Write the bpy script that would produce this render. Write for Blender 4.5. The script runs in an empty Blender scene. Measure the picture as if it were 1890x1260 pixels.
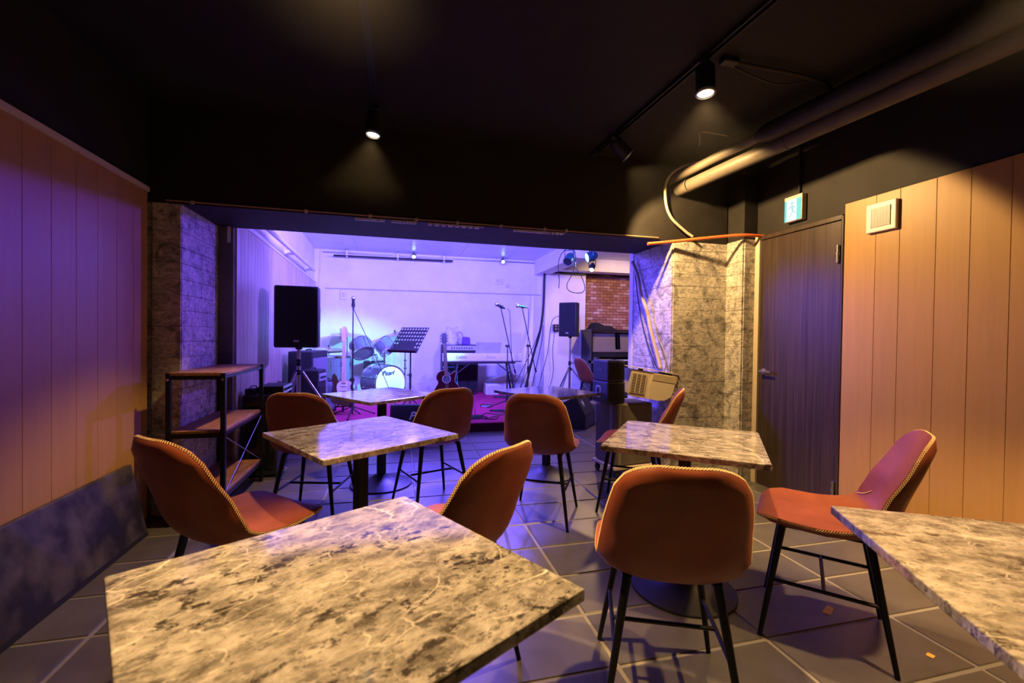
import bpy, bmesh, math, random
from mathutils import Vector as V, Matrix as M, Euler
random.seed(7)
C = bpy.context.scene.collection
sc = bpy.context.scene
PI = math.pi

# ------------------------------------------------------------------ camera, exposure, world, lights
cam = bpy.data.cameras.new('camera')
cam.sensor_width = 36.0
cam.lens = 823.62 / 1890 * 36
cam.clip_start = 0.02
cam.dof.use_dof = True
cam.dof.focus_distance = 3.4
cam.dof.aperture_fstop = 4.0
co = bpy.data.objects.new('camera', cam)
C.objects.link(co)
yaw, pit, rol = 0.249856, -0.013832, -0.013744
fw = V((math.sin(yaw) * math.cos(pit), math.cos(yaw) * math.cos(pit), math.sin(pit)))
r0 = V((math.cos(yaw), -math.sin(yaw), 0))
d0 = fw.cross(r0)
rt = r0 * math.cos(rol) + d0 * math.sin(rol)
dn = -r0 * math.sin(rol) + d0 * math.cos(rol)
up = -dn
co.matrix_world = M(((rt.x, up.x, -fw.x, 0), (rt.y, up.y, -fw.y, 0), (rt.z, up.z, -fw.z, 1.2), (0, 0, 0, 1)))
sc.camera = co
vs = sc.view_settings
vs.view_transform = 'Standard'
vs.look = 'None'
vs.gamma = 1
vs.exposure = 0.0
vs.use_curve_mapping = False
sc.cycles.use_denoising = True
sc.cycles.max_bounces = 10
sc.cycles.diffuse_bounces = 3
sc.cycles.sample_clamp_indirect = 6

w = bpy.data.worlds.new('world')
sc.world = w
w.use_nodes = True
w.node_tree.nodes['Background'].inputs[0].default_value = (0.02, 0.015, 0.02, 1)
w.node_tree.nodes['Background'].inputs[1].default_value = 0.15

WARM = (1.0, 0.61, 0.235)
VIO = (0.30, 0.15, 1.0)
BLUE = (0.12, 0.16, 1.0)


def spot(name, loc, tgt, e, col, ang, blend=0.4, rad=0.04):
    l = bpy.data.lights.new(name, 'SPOT')
    l.energy, l.color, l.spot_size, l.spot_blend, l.shadow_soft_size = e, col, math.radians(ang), blend, rad
    o = bpy.data.objects.new(name, l)
    C.objects.link(o)
    o.location = loc
    o.rotation_euler = (V(tgt) - V(loc)).to_track_quat('-Z', 'Y').to_euler()
    return o


# stage wash lights, hung from the stage ceiling just behind the beam
LAV = (0.165, 0.130, 1.0)
PURP = (0.11, 0.045, 1.0)
for x, tx, e in ((-0.5, -0.3, 720), (0.6, 0.7, 720), (1.7, 1.6, 620)):
    spot('stage_wash', (x, 4.35, 2.52), (tx, 8.5, 1.1), e, LAV, 105, 0.8, 0.08)
for x, tx in ((-0.2, 0.0), (1.4, 1.4)):
    spot('stage_ceiling_wash', (x, 4.7, 2.35), (tx, 6.6, 2.68), 130, PURP, 150, 0.8, 0.05)
spot('added_side_wash', (2.30, 5.4, 2.50), (-1.4, 6.4, 1.5), 950, (0.19, 0.11, 1.0), 80, 0.8, 0.08)  # unseen lamp added to brighten the pine board wall opposite
# violet beams from the two stage sides out into the room
spot('stage_beam_right', (2.26, 5.90, 2.22), (-1.5, 2.70, 1.50), 420, (0.11, 0.025, 1.0), 36, 0.9, 0.05)
spot('stage_beam_left', (-0.95, 4.85, 2.34), (2.25, 3.75, 1.15), 620, (0.07, 0.05, 1.0), 40, 0.9, 0.14)
spot('stage_beam_left', (-0.90, 5.40, 2.36), (2.6, 2.2, 1.0), 170, (0.08, 0.04, 1.0), 50, 1.0, 0.16)
spot('added_floor_beam', (0.55, 5.30, 2.36), (0.25, 3.35, 0.0), 1100, (0.13, 0.085, 1.0), 46, 0.9, 0.20)  # unseen lamp added behind the beam to lift the blue on the floor
spot('cyan_beam', (2.58, 6.03, 2.30), (-0.45, 7.7, 0.75), 1300, (0.16, 0.70, 1.0), 34, 0.6, 0.05)
spot('piano_lamp', (4.1, 6.2, 2.62), (4.15, 8.3, 1.2), 150, WARM, 85, 0.5, 0.05)
spot('small_warm_lamp', (2.71, 6.02, 2.14), (2.15, 4.7, .3), 70, WARM, 62, 0.6, 0.03)

# ------------------------------------------------------------------ helpers


class B:
    def __init__(s):
        s.bm = bmesh.new()
        s.facet = False

    def _add(s, vs, fs):
        v = [s.bm.verts.new(p) for p in vs]
        for f in fs:
            try:
                s.bm.faces.new([v[i] for i in f])
            except ValueError:
                pass
        return s

    def box(s, c, d, rz=0, bev=0, R=None, seg=1):
        R = R or M.Rotation(rz, 3, 'Z')
        s.facet = s.facet or bev > 0
        t = bmesh.new()
        bmesh.ops.create_cube(t, size=1)
        for v in t.verts:
            v.co = V((v.co.x * d[0], v.co.y * d[1], v.co.z * d[2]))
        if bev:
            bmesh.ops.bevel(t, geom=t.edges[:], offset=bev, segments=seg, affect='EDGES', profile=0.5)
        c = V(c)
        t.verts.index_update()
        s._add([c + R @ v.co for v in t.verts], [[v.index for v in f.verts] for f in t.faces])
        t.free()
        return s

    def tube(s, pts, r, n=6, closed=False, caps=True):
        pts = [V(p) for p in pts]
        N = len(pts)
        rr = r if isinstance(r, (list, tuple)) else [r] * N
        up = None
        vs, fs = [], []
        for i, p in enumerate(pts):
            a = pts[i - 1] if (i or closed) else p
            b = pts[(i + 1) % N] if (i < N - 1 or closed) else p
            t = (b - a)
            t = t.normalized() if t.length > 1e-9 else V((0, 0, 1))
            if up is None:
                up = t.orthogonal().normalized()
            up = (up - t * up.dot(t))
            up = up.normalized() if up.length > 1e-6 else t.orthogonal().normalized()
            sd = t.cross(up)
            for k in range(n):
                q = 2 * PI * (k + .5) / n
                vs.append(p + (up * math.cos(q) + sd * math.sin(q)) * rr[i])
        for i in range(N if closed else N - 1):
            for k in range(n):
                a, b = i * n, ((i + 1) % N) * n
                fs.append([a + k, a + (k + 1) % n, b + (k + 1) % n, b + k])
        if caps and not closed:
            fs.append(list(range(n))[::-1])
            fs.append([(N - 1) * n + k for k in range(n)])
        return s._add(vs, fs)

    def cyl(s, p0, p1, r, r1=None, n=16):
        return s.tube([p0, p1], [r, r if r1 is None else r1], n)

    def lathe(s, prof, c=(0, 0, 0), R=None, n=24):
        R = R or M.Identity(3)
        c = V(c)
        vs, fs = [], []
        m = len(prof)
        for k in range(n):
            q = 2 * PI * k / n
            for r, z in prof:
                r = max(r, 1e-4)
                vs.append(c + R @ V((r * math.cos(q), r * math.sin(q), z)))
        for k in range(n):
            for i in range(m - 1):
                a, b = k * m, ((k + 1) % n) * m
                fs.append([a + i, b + i, b + i + 1, a + i + 1])
        if prof[0][0] < 1e-3:
            fs.append([k * m for k in range(n)][::-1])
        if prof[-1][0] < 1e-3:
            fs.append([k * m + m - 1 for k in range(n)])
        return s._add(vs, fs)

    def prism(s, poly, o, ux, uy, dv):
        o, ux, uy, dv = V(o), V(ux), V(uy), V(dv)
        a = [o + ux * p[0] + uy * p[1] for p in poly]
        n = len(a)
        vs = a + [p + dv for p in a]
        fs = [list(range(n))[::-1], list(range(n, 2 * n))]
        for i in range(n):
            fs.append([i, (i + 1) % n, n + (i + 1) % n, n + i])
        return s._add(vs, fs)

    def ball(s, c, r, n=12):
        r = r if isinstance(r, (tuple, list)) else (r, r, r)
        pr = [(math.sin(PI * i / 8), -math.cos(PI * i / 8)) for i in range(9)]
        return s.lathe(pr, c, M.Diagonal(V(r)), n)

    def mesh(s, name, smooth=40, bev=0):
        bmesh.ops.recalc_face_normals(s.bm, faces=s.bm.faces)
        me = bpy.data.meshes.new(name)
        s.bm.to_mesh(me)
        s.bm.free()
        if smooth:
            for p in me.polygons:
                p.use_smooth = True
            me.set_sharp_from_angle(angle=math.radians(min(smooth, 18) if s.facet else smooth))
        return me

    def done(s, name, mt, par=None, loc=None, rz=0, smooth=40):
        me = s.mesh(name, smooth)
        me.materials.append(mt)
        return put(name, me, par, loc, rz)


def put(name, me, par=None, loc=None, rz=0):
    o = bpy.data.objects.new(name, me)
    C.objects.link(o)
    if par:
        o.parent = par
    if loc:
        o.location = loc
    if rz:
        o.rotation_euler = (0, 0, rz)
    return o


def tag(o, label, cat, group=None, kind=None):
    o['label'] = label
    o['category'] = cat
    if group:
        o['group'] = group
    if kind:
        o['kind'] = kind
    return o


def thing(name, label, cat, loc=(0, 0, 0), rz=0, group=None):
    o = bpy.data.objects.new(name, None)
    C.objects.link(o)
    o.empty_display_size = .1
    o.location = loc
    o.rotation_euler = (0, 0, rz)
    return tag(o, label, cat, group)


def structure(o):
    o['kind'] = 'structure'
    return o


def dup(root, loc, rz, label, group=None):
    r = root.copy()
    C.objects.link(r)
    r.location = loc
    r.rotation_euler = (0, 0, rz)
    r['label'] = label
    if group:
        r['group'] = group
    for ch in list(root.children):
        c = ch.copy()
        C.objects.link(c)
        c.parent = r
        for g in ch.children:
            d = g.copy()
            C.objects.link(d)
            d.parent = c
    return r


def cat(pts, n=8, closed=False):
    pts = [V(p) for p in pts]
    out = []
    N = len(pts)
    for i in range(N if closed else N - 1):
        if closed:
            p = [pts[(i + k - 1) % N] for k in range(4)]
        else:
            p = [pts[max(0, i - 1)], pts[i], pts[i + 1], pts[min(N - 1, i + 2)]]
        for k in range(n):
            t = k / n
            out.append(0.5 * ((2 * p[1]) + (p[2] - p[0]) * t + (2 * p[0] - 5 * p[1] + 4 * p[2] - p[3]) * t * t
                              + (-p[0] + 3 * p[1] - 3 * p[2] + p[3]) * t ** 3))
    if not closed:
        out.append(pts[-1])
    return out


def frame_to(d, upv=(0, 0, 1)):
    """rotation whose local Z points along d"""
    d = V(d).normalized()
    x = V(upv).cross(d)
    x = x.normalized() if x.length > 1e-5 else V((1, 0, 0))
    y = d.cross(x)
    return M((x, y, d)).transposed()


def text_mesh(txt, size, shear=0, depth=.001, bold=0, space=1):
    cu = bpy.data.curves.new('lettering', 'FONT')
    cu.body, cu.size, cu.shear, cu.extrude, cu.offset = txt, size, shear, depth, bold
    cu.space_character = space
    cu.align_x = 'CENTER'
    cu.align_y = 'CENTER'
    cu.resolution_u = 3
    o = bpy.data.objects.new('lettering', cu)
    C.objects.link(o)
    me = bpy.data.meshes.new_from_object(o.evaluated_get(bpy.context.evaluated_depsgraph_get()))
    bpy.data.objects.remove(o)
    return me


def lettering(txt, size, mt, par, loc, right, upv, **k):
    me = text_mesh(txt, size, **k)
    me.materials.clear()
    me.materials.append(mt)
    o = put('lettering', me, par)
    r, u = V(right).normalized(), V(upv).normalized()
    n = r.cross(u)
    o.matrix_local = M.Translation(V(loc)) @ M((r, u, n)).transposed().to_4x4()
    return o


# ------------------------------------------------------------------ materials
class N:
    def __init__(s, name, rough=.5, metal=0, col=(.5, .5, .5), spec=.5):
        s.m = bpy.data.materials.new(name)
        s.m.use_nodes = True
        s.t = s.m.node_tree
        s.p = s.t.nodes['Principled BSDF']
        s.p.inputs['Roughness'].default_value = rough
        s.p.inputs['Metallic'].default_value = metal
        s.p.inputs['Base Color'].default_value = (*col, 1)
        s.p.inputs['Specular IOR Level'].default_value = spec

    def n(s, typ, **k):
        n = s.t.nodes.new(typ)
        for a, b in k.items():
            if isinstance(b, tuple) and a in n.inputs and hasattr(n.inputs[a], 'default_value'):
                n.inputs[a].default_value = b
            elif a in n.inputs:
                n.inputs[a].default_value = b
            else:
                setattr(n, a, b)
        return n

    def l(s, a, b):
        s.t.links.new(a, b)

    def coord(s, scale=(1, 1, 1), world=False, rand=True):
        mp = s.n('ShaderNodeMapping')
        mp.inputs['Scale'].default_value = scale
        src = s.n('ShaderNodeNewGeometry').outputs['Position'] if world else s.n('ShaderNodeTexCoord').outputs['Object']
        s.l(src, mp.inputs['Vector'])
        if rand:
            oi = s.n('ShaderNodeObjectInfo')
            mu = s.n('ShaderNodeMath', operation='MULTIPLY')
            mu.inputs[1].default_value = 37.0
            s.l(oi.outputs['Random'], mu.inputs[0])
            s.l(mu.outputs[0], mp.inputs['Location'])
        return mp.outputs[0]

    def noise(s, vec, scale, detail=5, rough=.55, dist=0):
        n = s.n('ShaderNodeTexNoise')
        n.inputs['Scale'].default_value = scale
        n.inputs['Detail'].default_value = detail
        n.inputs['Roughness'].default_value = rough
        n.inputs['Distortion'].default_value = dist
        s.l(vec, n.inputs['Vector'])
        return n.outputs['Fac']

    def ramp(s, fac, stops):
        r = s.n('ShaderNodeValToRGB')
        e = r.color_ramp.elements
        while len(e) < len(stops):
            e.new(.5)
        for i, (p, c) in enumerate(stops):
            e[i].position = p
            e[i].color = (*c, 1) if isinstance(c, tuple) else (c, c, c, 1)
        s.l(fac, r.inputs[0])
        return r.outputs[0]

    def mix(s, a, b, fac, mode='MIX'):
        m = s.n('ShaderNodeMix', data_type='RGBA', blend_type=mode)
        for sock, v in ((m.inputs[0], fac), (m.inputs[6], a), (m.inputs[7], b)):
            if isinstance(v, (int, float)):
                sock.default_value = v
            elif isinstance(v, tuple):
                sock.default_value = (*v, 1)
            else:
                s.l(v, sock)
        return m.outputs[2]

    def base(s, c):
        s.l(c, s.p.inputs['Base Color'])
        return s

    def bump(s, h, st=.2, d=.01):
        b = s.n('ShaderNodeBump')
        b.inputs['Strength'].default_value = st
        b.inputs['Distance'].default_value = d
        s.l(h, b.inputs['Height'])
        s.l(b.outputs[0], s.p.inputs['Normal'])
        return s


def flat(name, col, rough=.5, metal=0, spec=.5):
    return N(name, rough, metal, col, spec).m


def mottled(name, c0, c1, scale=8, rough=.6, metal=0, stretch=(1, 1, 1), bump=.1, detail=5, spec=.4, lo=.35, hi=.65, world=False, rand=True):
    k = N(name, rough, metal, spec=spec)
    f = k.noise(k.coord(stretch, world, rand), scale, detail)
    k.base(k.ramp(f, [(lo, c0), (hi, c1)]))
    if bump:
        k.bump(f, bump)
    return k.m


def glow(name, col, st):
    k = N(name)
    k.p.inputs['Base Color'].default_value = (0, 0, 0, 1)
    k.p.inputs['Emission Color'].default_value = (*col, 1)
    k.p.inputs['Emission Strength'].default_value = st
    return k.m


def make_marble():
    k = N('marble', .10, spec=.75)
    v = k.coord((1, 1.6, 1))
    f = k.noise(v, 11, 12, .76, .25)
    base = k.ramp(f, [(.34, (.09, .078, .066)), (.45, (.20, .18, .155)), (.55, (.37, .34, .30)), (.70, (.54, .505, .45))])
    b = k.noise(v, 21, 10, .70, .2)
    blot = k.ramp(b, [(.52, 0.0), (.575, 1.0)])
    big = k.ramp(k.noise(v, 5, 4), [(.42, .10), (.58, 1.0)])
    c = k.mix(base, (.045, .037, .031), k.mix(blot, big, 1.0, 'MULTIPLY'))
    sp = k.ramp(k.noise(v, 55, 4, .6), [(.60, 0.0), (.66, .8)])
    c = k.mix(c, (.07, .058, .048), sp)
    # veins
    dn_ = k.n('ShaderNodeTexNoise')
    dn_.inputs['Scale'].default_value = 5
    dn_.inputs['Detail'].default_value = 5
    k.l(v, dn_.inputs['Vector'])
    for sc_, wd, st in ((3.0, .013, .9), (8.0, .022, .6), (24, .05, .30)):
        mx = k.n('ShaderNodeMix', data_type='VECTOR')
        mx.inputs[0].default_value = .16
        k.l(v, mx.inputs[4])
        k.l(dn_.outputs['Color'], mx.inputs[5])
        vo = k.n('ShaderNodeTexVoronoi', feature='DISTANCE_TO_EDGE')
        vo.inputs['Scale'].default_value = sc_
        k.l(mx.outputs[1], vo.inputs['Vector'])
        g = k.ramp(vo.outputs['Distance'], [(0.0, st), (wd, 0.0)])
        patch = k.ramp(k.noise(v, sc_ * .9, 2), [(.47, 0.0), (.60, 1.0)])
        gg = k.mix(g, patch, 1.0, 'MULTIPLY')
        c = k.mix(c, (.74, .69, .60), gg)
    k.base(c)
    return k.m


def make_leather():
    k = N('cognac_leather', .48, spec=.4)
    v = k.coord((1, 1, 1))
    f = k.noise(v, 6, 6, .6)
    k.base(k.ramp(f, [(.3, (.17, .038, .017)), (.7, (.27, .068, .030))]))
    k.bump(k.noise(v, 220, 3), .12, .002)
    return k.m


def make_tile():
    k = N('grey_tile', .34, spec=.6)
    v = k.coord((1, 1, 1))
    f = k.noise(v, 3.5, 8, .6, .4)
    c = k.ramp(f, [(.3, (.085, .078, .078)), (.7, (.15, .138, .134))])
    oi = k.n('ShaderNodeObjectInfo')
    c = k.mix(c, k.ramp(oi.outputs['Random'], [(0, .75), (1, 1.1)]), 1.0, 'MULTIPLY')
    k.base(c)
    k.bump(f, .05)
    return k.m


def make_board(name, c0, c1, knot, rough=.42, gs=26):
    k = N(name, rough, spec=.35)
    v = k.coord((1, 1, .06), world=True)
    f = k.noise(v, gs, 5, .6, .8)
    c = k.ramp(f, [(.3, c0), (.7, c1)])
    v2 = k.coord((1, 1, .5), world=True)
    vo = k.n('ShaderNodeTexVoronoi')
    vo.inputs['Scale'].default_value = 3.2
    k.l(v2, vo.inputs['Vector'])
    c = k.mix(c, knot, k.ramp(vo.outputs['Distance'], [(.03, .8), (.07, 0.0)]))
    oi = k.n('ShaderNodeObjectInfo')
    c = k.mix(c, k.ramp(oi.outputs['Random'], [(0, .93), (1, 1.0)]), 1.0, 'MULTIPLY')
    k.base(c)
    return k.m


def make_stone():
    k = N('stone_print', .5, spec=.4)
    v = k.coord((1, 1, 1), world=True, rand=False)
    oi = k.n('ShaderNodeObjectInfo')
    big = k.noise(v, 5.5, 5, .6, 1.6)
    stroke = k.noise(k.coord((1, 1, 1.8), world=True, rand=False), 15, 12, .82, 1.6)
    c = k.ramp(stroke, [(.36, (.15, .14, .125)), (.46, (.46, .435, .385)), (.58, (.86, .81, .72))])
    c = k.mix(c, k.ramp(big, [(.34, .40), (.52, 1.0)]), 1.0, 'MULTIPLY')
    c = k.mix(c, k.ramp(oi.outputs['Random'], [(0, .88), (1, 1.06)]), 1.0, 'MULTIPLY')
    k.base(c)
    k.bump(stroke, .5, .006)
    return k.m


MARBLE = make_marble()
LEATHER = make_leather()
TILE = make_tile()
BOARD = make_board('beige_board', (.455, .250, .075), (.505, .282, .090), (.24, .12, .04))
PINE = make_board('knotty_pine', (.36, .27, .20), (.72, .60, .48), (.2, .11, .06), gs=34)
STONE = make_stone()
GROUT = flat('grout', (.26, .24, .22), .8)
BLACKWALL = mottled('black_paint', (.013, .011, .0095), (.022, .0185, .016), 5, .7, bump=.15, world=True, rand=False)
CEILM = mottled('black_ceiling_paint', (.007, .006, .0055), (.012, .010, .009), 5, .8, bump=.1, world=True, rand=False)
PAVEMETAL = flat('black_metal', (.012, .012, .013), .38, .6)
BLK = flat('matt_black', (.012, .012, .013), .55)
BLKGLOSS = flat('gloss_black', (.01, .01, .011), .12)
GRILLE = mottled('speaker_grille', (.006, .006, .007), (.02, .02, .021), 160, .6, .3, bump=.2)
THREAD = flat('cream_thread', (.75, .55, .28), .7)
WHITEWALL = mottled('white_paint', (.74, .72, .70), (.82, .80, .78), 3, .6, bump=.04, world=True, rand=False)
WHITECEIL = mottled('white_ceiling_panel', (.70, .69, .68), (.80, .79, .78), 2, .35, bump=.03, world=True, rand=False)
WHITE = flat('white_plastic', (.75, .73, .70), .4)
CREAM = flat('cream_plastic', (.76, .68, .50), .42)
CREAMTRIM = flat('cream_trim', (.68, .58, .42), .45)
CARPET = mottled('maroon_carpet', (.36, .022, .10), (.52, .045, .16), 90, .95, bump=.4, spec=.1)
CARPETEDGE = flat('dark_carpet_edge', (.05, .006, .014), .9, spec=.1)
CHROME = flat('chrome', (.75, .76, .78), .14, 1)
STEEL = flat('brushed_steel', (.5, .5, .52), .32, 1)
BRASSY = mottled('cymbal_bronze', (.55, .46, .28), (.72, .62, .40), 40, .28, .9, bump=.05)
SHELFWOOD = mottled('shelf_wood', (.18, .08, .035), (.38, .18, .08), 9, .5, stretch=(9, 1, 9), bump=.05)
DOORWOOD = None


def make_door():
    k = N('dark_door_wood', .36, spec=.45)
    v = k.coord((1, 1, .03), world=True, rand=False)
    f = k.noise(v, 40, 5, .6, .3)
    k.base(k.ramp(f, [(.3, (.028, .018, .014)), (.7, (.075, .048, .036))]))
    return k.m


DOORWOOD = make_door()
SLAB = mottled('worn_dark_slab', (.018, .015, .017), (.18, .155, .145), 6, .5, bump=.1, detail=10, lo=.36, hi=.86)
DRUMSHELL = mottled('grey_sparkle_shell', (.16, .17, .19), (.24, .25, .28), 60, .2, .3, bump=0)
DRUMHEAD = flat('white_drum_head', (.82, .82, .80), .35)
DARKHEAD = flat('clear_drum_head', (.16, .12, .16), .2)
GREYBOX = mottled('charcoal_carpet_box', (.13, .11, .095), (.19, .165, .14), 120, .85, bump=.2)
ORANGE = flat('orange_conduit', (.80, .17, .05), .45)
PIPE = mottled('painted_pipe', (.10, .085, .065), (.13, .11, .085), 6, .55, bump=.05)
PIPEDARK = flat('dark_sleeve', (.03, .026, .024), .6)
CABLE = flat('black_cable', (.012, .012, .013), .5)
GREYCABLE = flat('cream_cable', (.55, .47, .36), .5)
MAPLE = mottled('maple_neck', (.55, .36, .20), (.66, .45, .26), 8, .35, stretch=(6, 6, 1), bump=0)
ROSEWOOD = mottled('rosewood', (.05, .022, .014), (.10, .045, .028), 10, .35, stretch=(6, 6, 1), bump=0)
SUNBURST = flat('brown_guitar_finish', (.055, .03, .014), .2)
PICK = flat('pale_pickguard', (.66, .55, .56), .3)
WINE = mottled('wine_red_top', (.016, .002, .003), (.03, .003, .005), 14, .18, stretch=(8, 1, 1), bump=0)
BRICK = None


def make_brick():
    k = N('orange_brick', .8, spec=.2)
    oi = k.n('ShaderNodeObjectInfo')
    f = k.noise(k.coord(), 40, 4)
    c = k.ramp(oi.outputs['Random'], [(0, (.34, .15, .085)), (.5, (.45, .21, .12)), (.8, (.52, .29, .18)), (1, (.66, .46, .34))])
    k.base(k.mix(c, k.ramp(f, [(.3, .75), (.7, 1.1)]), 1.0, 'MULTIPLY'))
    return k.m


BRICK = make_brick()
MORTAR = flat('mortar', (.16, .07, .045), .9)
PIANOCASE = flat('piano_black', (.016, .015, .016), .15)
PIANOPANEL = mottled('piano_panel', (.20, .17, .12), (.24, .20, .145), 3, .3, bump=0)
CLOTH = mottled('black_cloth', (.006, .006, .007), (.014, .013, .014), 30, .95, bump=.3)
BAG = mottled('white_plastic_bag', (.6, .56, .58), (.75, .72, .72), 14, .3, bump=.5)
PURPLE = flat('purple_fabric', (.16, .07, .36), .8)
TEAL = flat('teal_plastic', (.08, .35, .42), .45)
SILVER = flat('silver_panel', (.55, .54, .56), .35, .5)
LAVENDER = flat('grey_music_rest', (.30, .28, .34), .45)
LENSW = glow('warm_lens', (1.0, .80, .52), 5)
LENSC = glow('cyan_lens', (.55, .95, 1.0), 12)
SIGNG = glow('sign_green', (.13, .78, .72), 1.0)
SIGNW = glow('sign_white', (.85, .95, 1.0), 1.25)
SIGNF = glow('sign_figure', (.45, .80, .86), .9)
LEAF = flat('yellow_scrap', (.85, .55, .10), .6)

# ------------------------------------------------------------------ room shell
ZC = 2.66          # ceiling
XL, XR = -1.535, 2.93
YB0, YB1 = 3.34, 3.98   # beam front and back
ZB = 2.02


def sbox(name, lo, hi, mt, bev=0, par=None):
    c = [(a + b) / 2 for a, b in zip(lo, hi)]
    d = [b - a for a, b in zip(lo, hi)]
    o = B().box(c, d, bev=bev).done(name, mt, par, smooth=0)
    if par is None:
        structure(o)
    return o


floor = sbox('floor', (-2.2, -1.6, -.12), (5.4, 9.0, -.004), GROUT)
# tiles 0.65 x 0.312, light joints
tm = B().box((0, 0, 0), (.634, .296, .012), bev=.003).mesh('tile', 0)
tm.materials.append(TILE)
for i in range(9):
    for j in range(24):
        x, y = .79 + .65 * (i - 4) + .325, 1.147 + .312 * (j - 3) + .156
        if x < -1.7 or x > 3.3 or (y > 5.56 and x < 2.05):
            continue
        put('tile', tm, floor, (x, y, -.006 + .0))
# far floor beyond the tiles that can be told apart
sbox('floor', (-2.2, -1.6, -.02), (5.4, -.1, -.001), TILE)
sbox('floor', (-2.2, 7.699, -.02), (5.4, 9.0, -.001), TILE)

sbox('ceiling', (-2.2, -1.6, ZC), (5.4, YB1, ZC + .1), CEILM)
sbox('wall_back', (-2.2, -1.7, 0), (5.4, -1.6, ZC), BLACKWALL)
# left wall: black above, board cladding below
wl = sbox('wall_left', (XL - .15, -1.6, 0), (XL - .02, YB0 + .0, ZC), BLACKWALL)
ys = [-1.58 + .163 * i for i in range(31)]
ys = [y for y in ys if y < 3.27]
off = 3.27 - ys[-1]
prev = None
for i, y in enumerate(ys):
    y0, y1 = y + .0006, min(y + .163, 3.30) - .0006
    if y1 - y0 < .03:
        continue
    B().box((XL - .01, (y0 + y1) / 2, 1.035), (.02, y1 - y0, 2.07), bev=.0015).done('board', BOARD, wl, smooth=0)
sbox('trim_1', (XL - .02, -1.6, 2.07), (XL + .012, 3.30, 2.10), CREAMTRIM)
# right wall: door wall black above, boards proud of it
wr = sbox('wall_right', (XR, -1.6, 0), (XR + .15, YB1, ZC), BLACKWALL)
edges = [2.37, 2.166, 2.027, 1.84, 1.685, 1.523]
while edges[-1] > -1.4:
    edges.append(edges[-1] - .165)
for a, b in zip(edges, edges[1:]):
    B().box((XR - .013, (a + b) / 2, 1.056), (.024, a - b - .0012, 2.112), bev=.0015).done('board', BOARD, wr, smooth=0)

# beam across the opening
sbox('ceiling_beam', (-2.1, YB0, ZB), (2.785, YB1, ZC), BLACKWALL)


def bricks(par, o, ux, un, width, z0, z1, cols, rowh=.1025, depth=.012):
    """bonded pieces on a face: o = corner, ux = direction along the face, un = outward normal"""
    o, ux, un = V(o), V(ux), V(un)
    z, r = z0, 0
    while z < z1 - .02:
        h = min(rowh, z1 - z)
        cw = width / cols
        cuts = [cw * i for i in range(cols + 1)]
        if r % 2 and width > .3:
            cuts = [0] + [cw * (i + .5) for i in range(cols)] + [width]
        for a, b in zip(cuts, cuts[1:]):
            dd = depth * random.uniform(.85, 1.0)
            c = o + ux * ((a + b) / 2) + un * (dd / 2) + V((0, 0, z + h / 2))
            R = M((ux, un, V((0, 0, 1)))).transposed()
            B().box(c, (b - a - .0016, dd, h - .002), R=R, bev=.0012).done('brick', STONE, par, smooth=0)
        z += h
        r += 1


# left pillar
pl = sbox('pillar', (-1.75, YB0 + .012, 0), (-1.379, YB1 - .03, ZB), STONE)
bricks(pl, (-1.379, YB0 + .012, 0), (0, 1, 0), (1, 0, 0), .598, .0, 2.02, 2)
bricks(pl, (-1.53, YB0 + .012, 0), (1, 0, 0), (0, -1, 0), .16, .0, 2.02, 1)
# right pillar (stone-faced), stepping forward beside the door
pr = sbox('pillar', (2.262, YB0 + .012, 0), (2.93, YB1 + .06, ZB), STONE)
bricks(pr, (2.262, YB0 + .012, 0), (1, 0, 0), (0, -1, 0), .525, 0, ZB, 2)
bricks(pr, (2.262, YB0 + .012, 0), (0, 1, 0), (-1, 0, 0), .64, 0, ZB, 2)
sbox('trim_2', (2.245, 3.99, 0), (2.275, 4.06, 2.2), WHITEWALL)
pr2 = sbox('pillar', (2.797, 3.152, 0), (2.93, YB0 + .012, ZC), BLACKWALL)
bricks(pr2, (2.797, 3.152, 0), (0, 1, 0), (-1, 0, 0), .19, 0, 2.03, 1)
bricks(pr2, (2.797, 3.152, 0), (1, 0, 0), (0, -1, 0), .105, 0, 2.03, 1)
sbox('trim_3', (2.897, 3.09, 0), (2.935, 3.138, 2.055), CREAMTRIM)

# door
dr = bpy.data.objects.new('door_1', None)
C.objects.link(dr)
structure(dr)
B().box((XR - .006, 2.735, 1.005), (.04, .69, 2.01), bev=.003).done('door_leaf', DOORWOOD, dr, smooth=0)
B().box((XR - .005, 2.735, 2.032), (.05, .71, .034), bev=.003).done('door_frame', DOORWOOD, dr, smooth=0)
B().box((XR - .005, 2.381, 1.02), (.05, .018, 2.04), bev=.003).done('door_frame', DOORWOOD, dr, smooth=0)
hd = B().cyl((XR - .02, 3.03, .935), (XR - .07, 3.03, .935), .011).tube([(XR - .066, 3.035, .935), (XR - .066, 2.915, .935)], .008, 8)
hd.cyl((XR - .02, 3.03, .935), (XR - .03, 3.03, .935), .024)
hd.done('handle', STEEL, dr)
for z in (1.785, .17):
    B().cyl((XR - .035, 2.405, z - .06), (XR - .035, 2.405, z + .06), .010, n=10).cyl((XR - .035, 2.405, z - .006), (XR - .035, 2.405, z + .006), .013, n=10).done('hinge', STEEL, dr)

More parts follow.
